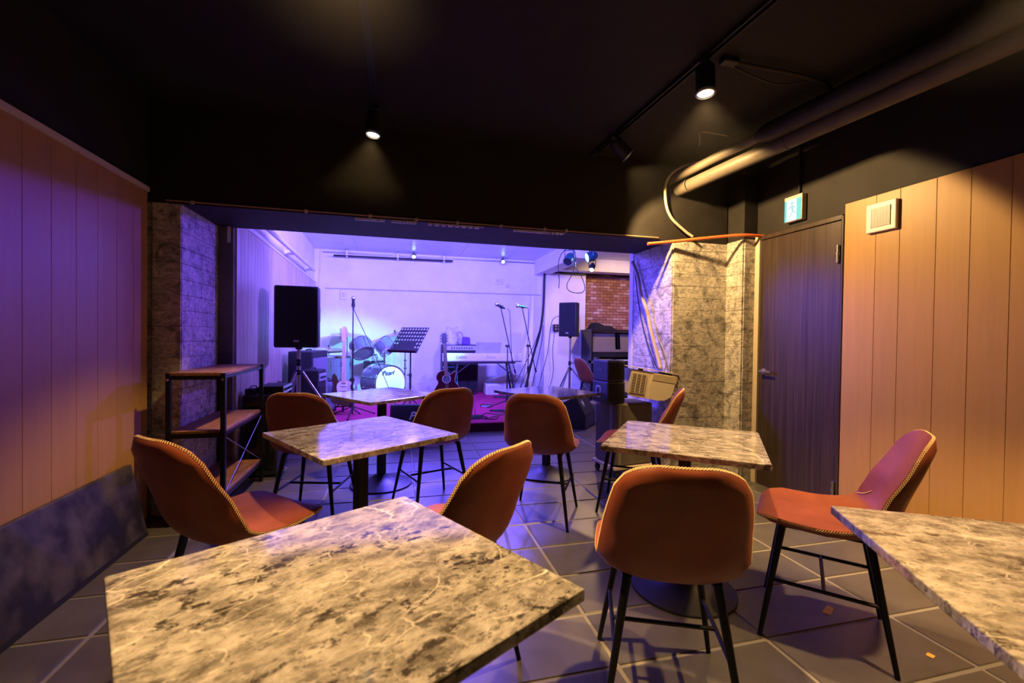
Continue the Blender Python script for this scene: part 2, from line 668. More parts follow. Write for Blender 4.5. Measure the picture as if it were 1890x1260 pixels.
# ---- stage room
ZS = 2.68
sbox('ceiling', (-2.0, YB1, ZS + .012), (5.4, 9.0, ZS + .1), WHITEWALL)
cl2 = sbox('ceiling', (-1.6, YB1 + .0, ZS + .006), (2.9, 8.5, ZS + .011), WHITEWALL)
for i in range(5):
    for j in range(5):
        x0, y0 = -1.6 + .9 * i, YB1 + .905 * j
        B().box((x0 + .45, y0 + .45, ZS + .003), (.894, .898, .008), bev=.002).done('panel', WHITECEIL, cl2, smooth=0)
sbox('wall_stage_back', (-1.7, 8.5, 0), (2.76, 8.62, ZS + .02), WHITEWALL)
ang = math.atan2(-.17, 4.5)
wsl = bpy.data.objects.new('wall_stage_left', None)
C.objects.link(wsl)
structure(wsl)
wsl.location = (-1.25, 3.99, 0)
wsl.rotation_euler = (0, 0, math.atan2(.17, 4.52))
B().box((-.08, 2.26, ZS / 2), (.12, 4.54, ZS), ).done('plaster', WHITEWALL, wsl, smooth=0)
y = 0.0
while y < 4.5:
    wdt = random.uniform(.095, .115)
    B().box((-.012, y + wdt / 2, 1.04), (.024, wdt - .003, 2.08), bev=.002).done('board', PINE, wsl, smooth=0)
    y += wdt
B().box((-.008, 2.26, 2.09), (.03, 4.5, .025)).done('cap_rail', WHITE, wsl, smooth=0)
sbox('pillar', (-1.6, YB1 - .03, 0), (-1.262, YB1 + .02, ZS), mottled('grey_plaster', (.10, .09, .085), (.15, .135, .125), 6, .7))
sbox('trim_4', (-1.275, YB1 + .012, 0), (-1.248, YB1 + .03, 2.08), WHITE)
# right hand side of the stage room
wp = sbox('wall_stage_right', (2.76, 8.25, 0), (3.60, 8.62, ZS + .02), WHITEWALL)
sbox('ceiling_beam', (2.60, 6.4, 2.40), (2.86, 8.5, ZS + .01), WHITEWALL)
sbox('ceiling_beam', (2.86, 7.95, 2.45), (5.3, 8.24, ZS + .01), WHITEWALL)
sbox('wall_piano_right', (5.2, YB1, 0), (5.3, 8.7, ZS + .02), WHITEWALL)
sbox('wall_piano_front', (2.93, YB1 - .03, 0), (5.3, YB1 + .06, ZS), WHITEWALL)
wb = sbox('wall_brick', (3.60, 8.56, 0), (5.3, 8.66, ZS), MORTAR)
bmh = B().box((0, 0, 0), (.142, .014, .052), bev=.003).mesh('brick', 0)
bmh.materials.append(BRICK)
rows = 0
z = 1.06
while z < 2.52:
    x = 3.61 + (.075 if rows % 2 else 0)
    while x < 4.95:
        put('brick', bmh, wb, (x + .075, 8.556, z + .03))
        x += .15
    z += .06
    rows += 1
# skirting and conduit line on the stage back wall
sbox('baseboard_stage', (-1.4, 8.485, .114), (2.76, 8.5, .30), WHITE)
for nm, z_, r_ in (('trim_5', 2.0, .010),):
    structure(B().tube([(-1.26, 8.49, z_ - .01), (2.75, 8.49, z_ + .01)], r_, 8).done(nm, flat('lavender_pipe', (.5, .47, .5), .5), smooth=60))
structure(B().tube([(-1.3, 8.47, 2.625), (2.7, 8.47, 2.632)], .012, 8).done('trim_6', STEEL, smooth=60))
sbox('trim_7', (1.44, 8.47, .114), (1.49, 8.5, .66), WHITE)

# stage platform
pf = structure(B().box((.54, 6.96, .05), (3.02, 3.06, .1), bev=.004).done('floor_platform', CARPETEDGE, smooth=0))
B().box((.54, 6.96, .107), (3.02, 3.06, .014), bev=.004).done('carpet', CARPET, pf, smooth=0)

# ------------------------------------------------------------------ ceiling services
def track(name, p0, p1, label):
    p0, p1 = V(p0), V(p1)
    d = (p1 - p0).normalized()
    sd = V((-d.y, d.x, 0))
    t = thing(name, label, 'light track', p0, 0, None)
    b = B()
    L = (p1 - p0).length
    for o_, wd, h, z in ((0, .036, .006, -.003), (-.015, .006, .022, -.012), (.015, .006, .022, -.012)):
        b.prism([(-wd / 2 + o_, z - h / 2), (wd / 2 + o_, z - h / 2), (wd / 2 + o_, z + h / 2), (-wd / 2 + o_, z + h / 2)], (0, 0, 0), sd, (0, 0, 1), d * L)
    b.done('rail', BLK, t, smooth=0)
    B().box(d * (L - .02) + V((0, 0, -.014)), (.04, .04, .026), math.atan2(d.y, d.x)).done('end_cap', BLK, t, smooth=0)
    return t


track('lighting_track', (-.19, -1.2, ZC), (-.15, 3.2, ZC), 'black ceiling light track with a single lit spot above the middle tables')
track('lighting_track', (1.61, -1.2, ZC), (1.49, 3.3, ZC), 'long black ceiling light track beside the pipes')


def track_spot(loc, aim, label, lit=True, e=100, ang=95, blend=.35, col=WARM, recess=.002, body=.13):
    t = thing('track_spotlight', label, 'spotlight', loc, 0, 'black track spotlights')
    B().box((0, 0, -.022), (.05, .03, .02), bev=.003).cyl((0, 0, -.03), (0, 0, -.055), .007, n=8).done('track_adapter', STEEL if lit else BLK, t, smooth=0)
    d = (V(aim) - V(loc)).normalized()
    p = V((0, 0, -.055))
    a = p - d * .015
    b = p + d * body
    R = frame_to(d)
    B().lathe([(.03, 0), (.046, .006), (.048, .02), (.048, body + .01), (.044, body + .012), (.041, body - .004), (.041, body - .07), (0, body - .07)], a, R, 28).done('housing', BLK, t)
    B().lathe([(.046, 0), (.049, .002), (.049, .006), (.042, .008)], b + d * .0, R, 28).done('trim_ring', STEEL, t)
    B().lathe([(0, 0), (.0405, 0), (.0405, .002), (0, .002)], b - d * recess, R, 24).done('lens', LENSW if lit else BLK, t)
    if e:
        lp = V(loc) + b + d * .02
        spot('track_lamp', lp, lp + d, e, col, ang, blend, .035)
    return t


track_spot((-.155, 3.0, ZC - .01), (-.42, 2.85, 0), 'lit black track spotlight nearest the beam, on its own over the middle tables', e=165, ang=78, blend=.45)
track_spot((1.53, 2.02, ZC - .01), (1.47, 1.80, 0), 'lit black track spotlight beside the dark ceiling wiring', e=200, ang=84)
track_spot((1.50, 2.95, ZC - .01), (2.75, 2.90, 1.58), 'black track spotlight tilted away towards the door, its lens turned from view', e=225, ang=92, blend=.12, recess=.055)
track_spot((-.165, 1.50, ZC - .01), (-.12, .75, 0), 'track spotlight above the front marble table, out of view', e=380, ang=76, blend=.6)
track_spot((1.92, .85, ZC - .01), (1.62, .98, 0), 'track spotlight above the cut-off marble table, out of view', e=270, ang=82, blend=.5)

# big pipes on the right
t = thing('ceiling_pipe', 'thick tan painted pipe running along the ceiling above the door', 'pipe', (0, 0, 0))
B().tube([(2.285, 3.335, 2.447), (2.43, 2.2, 2.475), (2.60, .9, 2.50), (2.75, -1.5, 2.52)], .052, 20).done('pipe_run', PIPE, t)
for (x, y, z) in ((2.292, 3.2, 2.449), (2.41, 2.36, 2.471)):
    B().lathe([(.053, -.006), (.056, -.006), (.056, .006), (.053, .006)], (x, y, z), frame_to((.13, -1, .02)), 20).done('clamp', PIPE, t)
    B().tube([(x, y, z + .05), (x, y, ZC)], .004, 6).done('hanger', PIPE, t)
t = thing('insulated_pipe', 'slimmer pipe with a dark insulating sleeve next to the thick tan pipe', 'pipe', (0, 0, 0))
B().tube([(2.20, 3.335, 2.515), (2.255, 2.85, 2.53), (2.315, 2.4, 2.54)], .033, 14).done('pipe_run', PIPE, t)
B().tube([(2.30, 2.5, 2.54), (2.33, 2.42, 2.545), (2.48, 1.0, 2.57), (2.6, -1.5, 2.585)], [.036, .062, .062, .062], 16).done('sleeve', PIPEDARK, t)
tag(B().tube(cat([(2.27, 3.0, 2.565), (2.20, 3.18, 2.575), (2.145, 3.29, 2.50), (2.145, 3.30, 2.33), (2.20, 3.30, 2.20), (2.33, 3.30, 2.10), (2.40, 3.29, 2.055)], 8), .011, 8).done('cream_cable', GREYCABLE),
    'thick cream cable curving down from the ceiling pipes to the orange conduit', 'cable')
tag(B().tube(cat([(2.0, 3.325, 1.975), (2.2, 3.30, 2.0), (2.6, 3.18, 2.045), (2.76, 3.105, 2.052), (2.93, 3.085, 2.05)], 8), .013, 10).done('orange_conduit', ORANGE),
    'bright orange conduit along the top of the stone facing', 'conduit')
t = thing('ceiling_wiring', 'tangle of dark wires fixed to the ceiling beside the lit spotlight', 'wiring')
B().tube(cat([(1.64, 2.0, 2.645), (1.8, 1.98, 2.63), (2.1, 1.99, 2.635), (2.36, 2.03, 2.63), (2.45, 2.14, 2.60)], 6), .009, 6).done('wire', CABLE, t)
B().tube(cat([(1.66, 2.02, 2.645), (1.85, 2.03, 2.61), (2.05, 2.07, 2.62), (2.2, 2.03, 2.64)], 6), .005, 6).done('wire', CABLE, t)
B().box((1.66, 2.0, 2.645), (.09, .05, .03), bev=.004).done('junction_box', BLK, t, smooth=0)
tag(B().tube(cat([(2.28, 2.75, 2.655), (2.06, 2.74, 2.65), (2.05, 2.75, 2.60), (2.055, 2.76, 2.56)], 6), .005, 6).done('short_cable', GREYCABLE), 'short pale cable end poking from the ceiling by the pipes', 'cable')

# cable and strips along the lower front edge of the beam
t = thing('beam_cable', 'thin tan cable clipped along the lower front edge of the black beam', 'cable', (0, 0, 0))
B().tube([(-1.45, 3.328, 2.035), (-.9, 3.328, 2.033), (.4, 3.326, 2.032), (1.3, 3.328, 2.030), (2.1, 3.328, 2.032)], .006, 6).done('cable_run', flat('tan_cable', (.35, .24, .13), .5), t)
for x in (-.62, -.2, .12, .42, .75, 1.1, 1.28, -1.3):
    B().box((x, 3.326, 2.032), (.022, .02, .022), bev=.003).done('clip', flat('clip_plastic', (.45, .36, .25), .5), t, smooth=0)
for n_, (x0, x1, st) in enumerate(((-.30, -.10, .012), (-.05, .12, .012), (.22, .62, .05), (.86, 1.16, .012), (1.18, 1.28, .035))):
    t = thing('connector_strip', ['long white ribbed strip', 'short white ribbed strip', 'row of spaced white plugs', 'longest white ribbed strip', 'last few white plugs'][n_] + ' under the front edge of the black beam', 'strip', ((x0 + x1) / 2, 3.345, ZB), 0, 'white strips under the beam')
    b = B()
    x = x0
    while x < x1:
        b.box((x - (x0 + x1) / 2, .01, -.008), (st * .6, .022, .016))
        x += st
    b.box((0, .012, -.002), (x1 - x0, .012, .004))
    b.done('teeth', WHITE, t, smooth=0)

# exit sign
t = thing('exit_sign', 'small lit green and white exit sign with a running figure above the door', 'sign', (XR, 2.765, 2.19))
B().box((-.022, 0, 0), (.044, .155, .19), bev=.003).done('housing', CREAM, t, smooth=0)
B().box((-.045, 0, -.012), (.003, .145, .160)).done('lit_panel', SIGNG, t, smooth=0)
B().box((-.0475, .008, -.012), (.002, .085, .158)).done('doorway_symbol', SIGNW, t, smooth=0)
fig = B()
o_, ux, uy, dv = (-.0492, 0.005, -.012), (0, -1, 0), (0, 0, 1), (-.001, 0, 0)
fig.prism([(.012 * math.cos(q * PI / 5) + .002, .05 + .012 * math.sin(q * PI / 5)) for q in range(10)], o_, ux, uy, dv)
fig.prism([(-.010, .034), (.010, .034), (.016, -.004), (.002, -.010)], o_, ux, uy, dv)
fig.prism([(.002, -.010), (.016, -.004), (.030, -.022), (.024, -.030)], o_, ux, uy, dv)
fig.prism([(.024, -.030), (.032, -.028), (.044, -.024), (.042, -.034)], o_, ux, uy, dv)
fig.prism([(.002, -.010), (.010, -.008), (-.004, -.040), (-.012, -.036)], o_, ux, uy, dv)
fig.prism([(-.012, -.036), (-.004, -.040), (-.016, -.066), (-.022, -.062)], o_, ux, uy, dv)
fig.prism([(-.010, .034), (-.006, .024), (-.030, .008), (-.034, .014)], o_, ux, uy, dv)
fig.prism([(.010, .034), (.006, .026), (.026, .010), (.030, .016)], o_, ux, uy, dv)
fig.done('running_figure', SIGNF, t, smooth=0)
tag(B().tube([(XR - .012, 2.74, 2.29), (XR - .012, 2.74, 2.50), (XR - .02, 2.74, ZC)], .010, 8).done('sign_cable', CABLE), 'black cable dropping from the ceiling into the exit sign', 'cable')

# wall vent
t = thing('wall_vent', 'square white louvred vent cover on the board wall beside the door', 'vent', (XR - .026, 2.122, 1.965))
B().box((-.012, 0, 0), (.024, .178, .180), bev=.006, seg=2).done('frame', WHITE, t)
B().box((-.0245, 0, 0), (.003, .118, .120)).done('dark_opening', BLK, t, smooth=0)
g = B()
for i in range(-6, 7):
    g.box((-.0275, i * .0092, 0), (.004, .0032, .120))
    g.box((-.0280, 0, i * .0092), (.004, .118, .0032))
g.done('mesh_grille', WHITE, t, smooth=0)

# ------------------------------------------------------------------ chairs
def shell_surface():
    prof = cat([(0, .242, .458), (0, .222, .474), (0, .175, .480), (0, .10, .475), (0, 0, .466), (0, -.10, .464), (0, -.165, .488), (0, -.205, .545), (0, -.235, .63), (0, -.275, .74), (0, -.315, .85)], 8)
    Ls = [0]
    for a, b in zip(prof, prof[1:]):
        Ls.append(Ls[-1] + (b - a).length)
    T = Ls[-1]

    def P(t):
        s = max(0, min(1, t)) * T
        for i in range(len(Ls) - 1):
            if Ls[i + 1] >= s - 1e-9:
                k = (s - Ls[i]) / max(1e-9, Ls[i + 1] - Ls[i])
                return prof[i].lerp(prof[i + 1], k)
        return prof[-1]

    wpts = [(p.x, p.y) for p in cat([(0, .198, 0), (.15, .222, 0), (.33, .231, 0), (.5, .228, 0), (.63, .220, 0), (.76, .206, 0), (.88, .186, 0), (1, .158, 0)], 6)]

    def Wd(t):
        for (a, x), (b, y) in zip(wpts, wpts[1:]):
            if t <= b:
                return x + (y - x) * (t - a) / max(1e-6, b - a)
        return wpts[-1][1]
    NU, NV = 44, 26

    def pt(u, v):
        a = abs(v)
        e = max(0, (a - .35) / .65)
        rnd = 1 - math.sqrt(max(0, 1 - e * e))
        t0 = .11 * rnd
        t1 = 1 - .115 * rnd
        t = t0 + (t1 - t0) * u
        p = P(t)
        tg = (P(min(1, t + .01)) - P(max(0, t - .01))).normalized()
        nr = V((1, 0, 0)).cross(tg)
        nr = nr if True else nr
        # normal towards the sitter
        if nr.z * .7 + nr.y * .7 < 0:
            nr = -nr
        bend = math.exp(-((t - .55) / .2) ** 2)
        curl = .012 + .045 * bend + (.022 if t > .5 else 0) * min(1, (t - .5) / .2 if t > .5 else 0)
        q = p + V((Wd(t) * v, 0, 0)) + nr * curl * a ** 2.6
        return q, nr
    return pt, NU, NV


def make_chair(loc, rz, label):
    t = thing('dining_chair', label, 'chair', loc, rz, 'cognac leather bucket chairs')
    pt, NU, NV = shell_surface()
    b = B()
    top, bot = [], []
    for i in range(NU + 1):
        for j in range(NV + 1):
            q, n = pt(i / NU, -1 + 2 * j / NV)
            e = min(1, min(i, NU - i, j, NV - j) / 2)
            th = .013 + .017 * e
            top.append(q)
            bot.append(q - n * th)
    W1 = NV + 1
    nb = len(top)
    fs = []
    for i in range(NU):
        for j in range(NV):
            a = i * W1 + j
            fs.append([a, a + 1, a + W1 + 1, a + W1])
            fs.append([nb + a, nb + a + W1, nb + a + W1 + 1, nb + a + 1])
    rim = [j for j in range(W1)] + [i * W1 + NV for i in range(1, NU + 1)] + [NU * W1 + j for j in range(NV - 1, -1, -1)] + [i * W1 for i in range(NU - 1, 0, -1)]
    for k in range(len(rim)):
        a, c = rim[k], rim[(k + 1) % len(rim)]
        fs.append([a, c, nb + c, nb + a])
    b._add(top + bot, fs)
    b.done('seat_shell', LEATHER, t, smooth=70)
    # cross stitching round the rim
    A = [top[k] for k in rim]
    Bm = [bot[k] for k in rim]
    cen = V((0, 0, 0))

    def resample(pa, pb, step):
        out = []
        acc = 0
        for k in range(len(pa)):
            a, c = pa[k], pa[(k + 1) % len(pa)]
            d, f = pb[k], pb[(k + 1) % len(pb)]
            L = (c - a).length
            while acc < L:
                s = acc / L
                out.append((a.lerp(c, s), d.lerp(f, s)))
                acc += step
            acc -= L
        return out
    rs = [(a.lerp(d, .12), a.lerp(d, .88)) for a, d in resample(A, Bm, .0088)]
    st = B()
    for k in range(0, len(rs) - 1):
        (a, d), (c, f) = rs[k], rs[k + 1]
        m = (a + d) / 2
        # outward direction along the rim
        k2 = (k + len(rs) // 2) % len(rs)
        tang = (c - a).normalized()
        out = tang.cross((d - a).normalized())
        if out.dot(a - V((0, -.08, .55))) < 0:
            out = -out
        o1 = out * .0016
        st.tube([a + o1, (a + f) / 2 + o1 * 1.3, f + o1], .00125, 3, caps=False)
        st.tube([d + o1, (d + c) / 2 + o1 * 1.3, c + o1], .00125, 3, caps=False)
    st.done('stitching', THREAD, t, smooth=0)
    # seam lines inside the back corners
    for s_ in (-1, 1):
        sm = B()
        pp = []
        for k in range(7):
            q, n = pt(.50 + .10 * k / 6, s_ * (.97 - .20 * (k / 6)))
            pp.append(q + n * .0015)
        sm.tube(pp, .0016, 4)
        sm.done('seam', THREAD, t, smooth=0)
    tops = {}
    for sx in (-1, 1):
        for sy in (-1, 1):
            p0 = V((sx * .135, .125 * sy - (.01 if sy < 0 else -.02), .448))
            p1 = V((sx * .205, .215 * sy, 0))
            tops[(sx, sy)] = (p0, p1)
            B().tube([p0, p1], [.0155, .0085], 12).done('leg', PAVEMETAL, t)
    for sx in (-1, 1):
        f0, f1 = tops[(sx, 1)]
        r0_, r1_ = tops[(sx, -1)]
        B().tube([f0.lerp(f1, .50), r0_.lerp(r1_, .50)], .0075, 8).done('side_rail', PAVEMETAL, t)
    a = (tops[(-1, 1)][0].lerp(tops[(-1, 1)][1], .5) + tops[(-1, -1)][0].lerp(tops[(-1, -1)][1], .5)) / 2
    c = V((-a.x, a.y, a.z))
    B().tube([a, c], .0075, 8).done('cross_rail', PAVEMETAL, t)
    B().box((0, 0, .441), (.30, .022, .016)).box((-.135, .005, .443), (.03, .27, .012)).box((.135, .005, .443), (.03, .27, .012)).done('seat_mount', PAVEMETAL, t, smooth=0)
    return t


def fdir(x, y):
    return math.atan2(-x, y)


CH = [
    ((-.575, 1.93), (.65, .76), 'cognac chair with its back to the leaning dark slab, beside the front table'),
    ((.15, 1.605), (-.656, .745), 'cognac chair seen from behind over the far corner of the front marble table'),
    ((.886, 1.333), (.405, .914), 'cognac chair with its whole back filling the view before the table near the stone pillar'),
    ((1.73, 1.47), (-.68, .73), 'cognac chair standing sideways in front of the board wall and door'),
    ((-.51, 3.11), (.247, .969), 'cognac chair next to the open metal and wood shelf'),
    ((.24, 3.20), (-.35, .94), 'cognac chair with its back before the floor monitor, between the two middle tables'),
    ((.945, 2.83), (.5, .87), 'cognac chair standing alone in the aisle before the dark far table'),
    ((1.62, 2.83), (-.8, .6), 'cognac chair behind the table by the stone pillar, facing away from it'),
    ((3.12, 6.75), (.95, .12), 'small cognac chair at the upright piano under the brick wall'),
]
ch0 = make_chair((*CH[0][0], 0), fdir(*CH[0][1]), CH[0][2])
for (x, y), f, lab in CH[1:]:
    dup(ch0, (x, y, 0), fdir(*f), lab)

# ------------------------------------------------------------------ tables
def make_table(loc, rz, label, size=.66):
    t = thing('cafe_table', label, 'table', loc, rz, 'square marble-topped pedestal tables')
    B().box((0, 0, .708), (size, size, .024), bev=.003, seg=2).done('table_top', MARBLE, t)
    B().box((0, 0, .690), (.34, .34, .012)).done('mounting_plate', PAVEMETAL, t, smooth=0)
    B().box((0, 0, .37), (.055, .055, .64), bev=.006, seg=2).done('column', PAVEMETAL, t)
    B().lathe([(0, 0), (.235, 0), (.24, .004), (.238, .010), (.16, .026), (.09, .048), (.055, .072), (.045, .082), (0, .082)], n=48).done('base', flat('grey_iron', (.035, .035, .038), .42, .5), t)
    return t


def trot(dx, dy):
    return math.atan2(dy, dx)


TB = [
    ((-.10, .905), trot(.579, .329), 'front table, marble top warm lit and largest in view'),
    ((-.168, 2.25), trot(.538, .344), 'marble table reflecting purple stage light, second in line towards the drums'),
    ((-.12, 3.70), trot(.66, .50), 'marble table just before the drum kit and mic stand'),
    ((1.335, 1.855), trot(.516, -.42), 'marble table in front of the stone pillar and air unit'),
    ((1.255, 3.66), trot(.62, .30), 'dim dark marble table before the floor monitor wedge'),
    ((1.35, .57), trot(.60, -.33), 'marble table cut by the picture edge, beside the sideways chair'),
]
t0 = make_table((*TB[0][0], 0), TB[0][1], TB[0][2])
for (x, y), a, lab in TB[1:]:
    dup(t0, (x, y, 0), a, lab)

# ------------------------------------------------------------------ leaning slab, shelf, black cabinet
t = thing('leaning_slab', 'long dark mottled slab leaning against the board wall on its edge', 'slab', (-1.41, 1.2, 0))
lean = math.atan2(.085, .42)
R = M.Rotation(-lean, 3, 'Y')
B().box(R @ V((-.018, 0, .215)), (.034, 3.70, .43), R=R, bev=.004).done('board', SLAB, t, smooth=0)
B().box(R @ V((.0005, 0, .012)), (.004, 3.69, .022), R=R).done('edge_strip', BLK, t, smooth=0)
for z_ in (.13, .35):
    B().box(R @ V((-.016, 1.851, z_)), (.012, .004, .016), R=R).done('tape_scrap', LEAF, t, smooth=0)

t = thing('open_shelf', 'open metal shelf unit with three wooden boards and wire cross brace by the dark pillar', 'shelf', (-1.205, 3.55, 0))
hx, hy = .148, .40
for sx in (-1, 1):
    for sy in (-1, 1):
        B().box((sx * hx, sy * hy, .47), (.028, .028, .94), bev=.003).done('post', PAVEMETAL, t, smooth=0)
for z_, nm in ((.927, 'shelf_board'), (.565, 'shelf_board'), (.165, 'shelf_board')):
    B().box((0, 0, z_ + .006), (.292, .825 if z_ > .9 else .80, .022), bev=.003).done(nm, SHELFWOOD, t, smooth=0)
    for sy in (-1, 1):
        B().box((0, sy * hy, z_ - .013), (.275, .022, .028)).done('end_rail', PAVEMETAL, t, smooth=0)
    for sx in (-1, 1):
        B().box((sx * hx, 0, z_ - .012), (.016, .78, .018)).done('long_rail', PAVEMETAL, t, smooth=0)
for a, b in (((hx + .004, -hy, .17), (hx + .004, hy, .54)), ((hx + .010, -hy, .54), (hx + .010, hy, .17))):
    B().tube([a, b], .003, 6).done('cross_brace', STEEL, t)
for sx in (-1, 1):
    B().cyl((sx * hx, -hy - .014, .90), (sx * hx, -hy - .018, .90), .008, n=8).done('bolt', STEEL, t)

t = thing('black_cabinet', 'low black equipment cabinet standing behind the open shelf', 'cabinet', (-1.09, 4.23, 0))
B().box((0, 0, .35), (.26, .38, .66), bev=.006).done('body', BLK, t, smooth=0)
B().box((0, -.193, .36), (.22, .006, .58), bev=.002).done('front_panel', BLKGLOSS, t, smooth=0)
for sx in (-1, 1):
    for sy in (-1, 1):
        B().cyl((sx * .10, sy * .15, 0), (sx * .10, sy * .15, .025), .018, n=10).done('foot', BLK, t)
t = thing('rack_mixer', 'flat dark audio rack unit with pale front edge on the black cabinet', 'audio unit', (-1.03, 4.26, .68))
B().box((0, 0, .032), (.19, .30, .064), bev=.003).done('case', BLK, t, smooth=0)
B().box((.097, 0, .032), (.005, .30, .058)).done('faceplate', SILVER, t, smooth=0)
for k in range(5):
    B().cyl((.099, -.12 + k * .06, .034), (.110, -.12 + k * .06, .034), .011, n=10).done('knob', BLK, t)
t = thing('cable_box', 'small black box with a cable on the corner of the black cabinet', 'box', (-1.18, 4.13, .68))
B().box((0, 0, .025), (.07, .10, .05), bev=.004).done('case', BLK, t, smooth=0)
B().tube(cat([(0, -.05, .05), (.01, -.02, .07), (.03, .02, .065), (.035, .05, .03), (.03, .09, .006)], 5), .005, 6).done('cable', CABLE, t)

t = thing('small_bottle', 'tiny glossy blue bottle tipped over on the floor by the black cabinet', 'bottle', (-.915, 3.93, .03), 0)
R = frame_to((.55, .1, .8))
B().lathe([(0, 0), (.020, 0), (.022, .004), (.022, .07), (.012, .085), (0, .085)], (-.02, 0, -.012), R, 14).done('body', flat('blue_gloss', (.04, .10, .35), .1, .3), t)
B().lathe([(0, 0), (.013, 0), (.013, .022), (0, .022)], V((-.02, 0, -.012)) + R @ V((0, 0, .085)), R, 12).done('cap', CHROME, t)

# ------------------------------------------------------------------ loudspeakers
def rounded_poly(wd, dp, r, n=4):
    out = []
    for cx, cy, a0 in ((wd / 2 - r, dp / 2 - r, 0), (-wd / 2 + r, dp / 2 - r, 90), (-wd / 2 + r, -dp / 2 + r, 180), (wd / 2 - r, -dp / 2 + r, 270)):
        for k in range(n + 1):
            q = math.radians(a0 + 90 * k / n)
            out.append((cx + r * math.cos(q), cy + r * math.sin(q)))
    return out


def pa_speaker(loc, rz, wd, dp, ht, label, blue=False):
    t = thing('loudspeaker', label, 'speaker', loc, rz)
    body = [(-wd / 2, -dp / 2), (wd / 2, -dp / 2), (wd / 2, .0), (wd * .30, dp / 2), (-wd * .30, dp / 2), (-wd / 2, .0)]
    b = B()
    b.prism(body, (0, 0, .01), (1, 0, 0), (0, 1, 0), (0, 0, ht - .02))
    bmesh.ops.bevel(b.bm, geom=b.bm.edges[:], offset=.018, segments=3, affect='EDGES', profile=.5)
    b.done('cabinet', flat('cabinet_plastic', (.022, .022, .026), .5), t, smooth=20)
    g = B().prism(rounded_poly(wd - .036, ht - .05, .03), (0, -dp / 2 - .004, ht / 2), (1, 0, 0), (0, 0, 1), (0, .006, 0))
    g.done('front_grille', GRILLE, t, smooth=0)
    B().box((0, -dp / 2 - .005, ht * .12), (.05, .004, .018), bev=.001).done('badge', SILVER, t, smooth=0)
    for sx in (-1, 1):
        B().box((sx * (wd / 2 - .002), -.04, ht * .55), (.008, .05, .14), bev=.003).done('side_handle', BLK, t, smooth=0)
    B().cyl((0, 0, -.012), (0, 0, .012), .032, n=16).done('pole_cup', BLK, t)
    return t


def speaker_tripod(loc, rz, h, hub, foot, label, metal, legm):
    t = thing('speaker_stand', label, 'stand', loc, rz)
    B().cyl((0, 0, .10), (0, 0, hub + .10), .020, n=14).done('lower_pole', metal, t)
    B().cyl((0, 0, hub + .05), (0, 0, h), .0165, n=14).done('upper_pole', metal, t)
    B().cyl((0, 0, hub + .06), (0, 0, hub + .13), .027, n=14).cyl((.02, -.01, hub + .10), (.065, -.03, hub + .10), .008, n=8).done('collar', BLK, t)
    B().cyl((0, 0, hub - .03), (0, 0, hub + .02), .036, n=12).done('leg_hub', BLK, t)
    B().cyl((0, 0, .14), (0, 0, .18), .03, n=12).done('slide_ring', BLK, t)
    for k in range(3):
        q = math.radians(90 + 120 * k)
        d = V((math.cos(q), math.sin(q), 0))
        lg = B().tube([d * .035 + V((0, 0, hub)), d * foot + V((0, 0, .02))], .0125, 10).done('leg', legm, t)
        B().ball(d * foot + V((0, 0, .02)), .02, 10).done('rubber_foot', BLK, lg)
        B().tube([d * .03 + V((0, 0, .16)), d * (foot * .55) + V((0, 0, .02 + (hub - .02) * .45))], .007, 6).done('brace', legm, t)
    return t


pa_speaker((-.975, 4.92, 1.04), .06, .40, .36, .625, 'large black loudspeaker on a tripod stand in front of the drum side')
speaker_tripod((-.975, 4.92, 0), -1.5708, 1.05, .80, .53, 'tripod stand with silver legs carrying the large black loudspeaker', STEEL, STEEL)
pa_speaker((2.97, 7.45, 1.18), -.75, .33, .30, .62, 'smaller dark loudspeaker on a stand before the white wall')
speaker_tripod((2.97, 7.45, 0), .2, 1.19, .62, .50, 'grey tripod stand under the smaller loudspeaker by the white wall', STEEL, flat('grey_leg', (.22, .21, .22), .4, .5))
B_ = bpy.data.objects

# wall control box behind the right loudspeaker, with its cables
t = thing('wall_box', 'small black connector box on the white wall beside the smaller loudspeaker', 'wall box', (2.985, 8.25, 1.36))
B().box((0, -.04, 0), (.13, .08, .13), bev=.005).done('case', BLK, t, smooth=0)
for i in range(2):
    for j in range(2):
        B().cyl((-.028 + .056 * i, -.08, -.028 + .056 * j), (-.028 + .056 * i, -.088, -.028 + .056 * j), .014, n=10).done('socket', SILVER, t)
tag(B().tube(cat([(2.93, 8.16, 1.30), (2.90, 8.17, .9), (2.92, 8.18, .5), (2.80, 8.1, .12), (2.6, 7.6, .02), (2.5, 7.0, .012)], 8), .006, 6).done('hanging_cable', CABLE), 'thin black cable dropping from the wall box to the floor', 'cable')
tag(B().tube(cat([(2.90, 7.6, 1.55), (2.82, 7.8, 1.55), (2.78, 7.95, 1.40), (2.74, 8.0, .9), (2.60, 7.9, .5), (2.45, 7.7, .2), (2.3, 7.6, .02)], 8), .006, 6).done('hanging_cable', CABLE), 'black cable looping from the smaller loudspeaker down to the stage floor', 'cable')

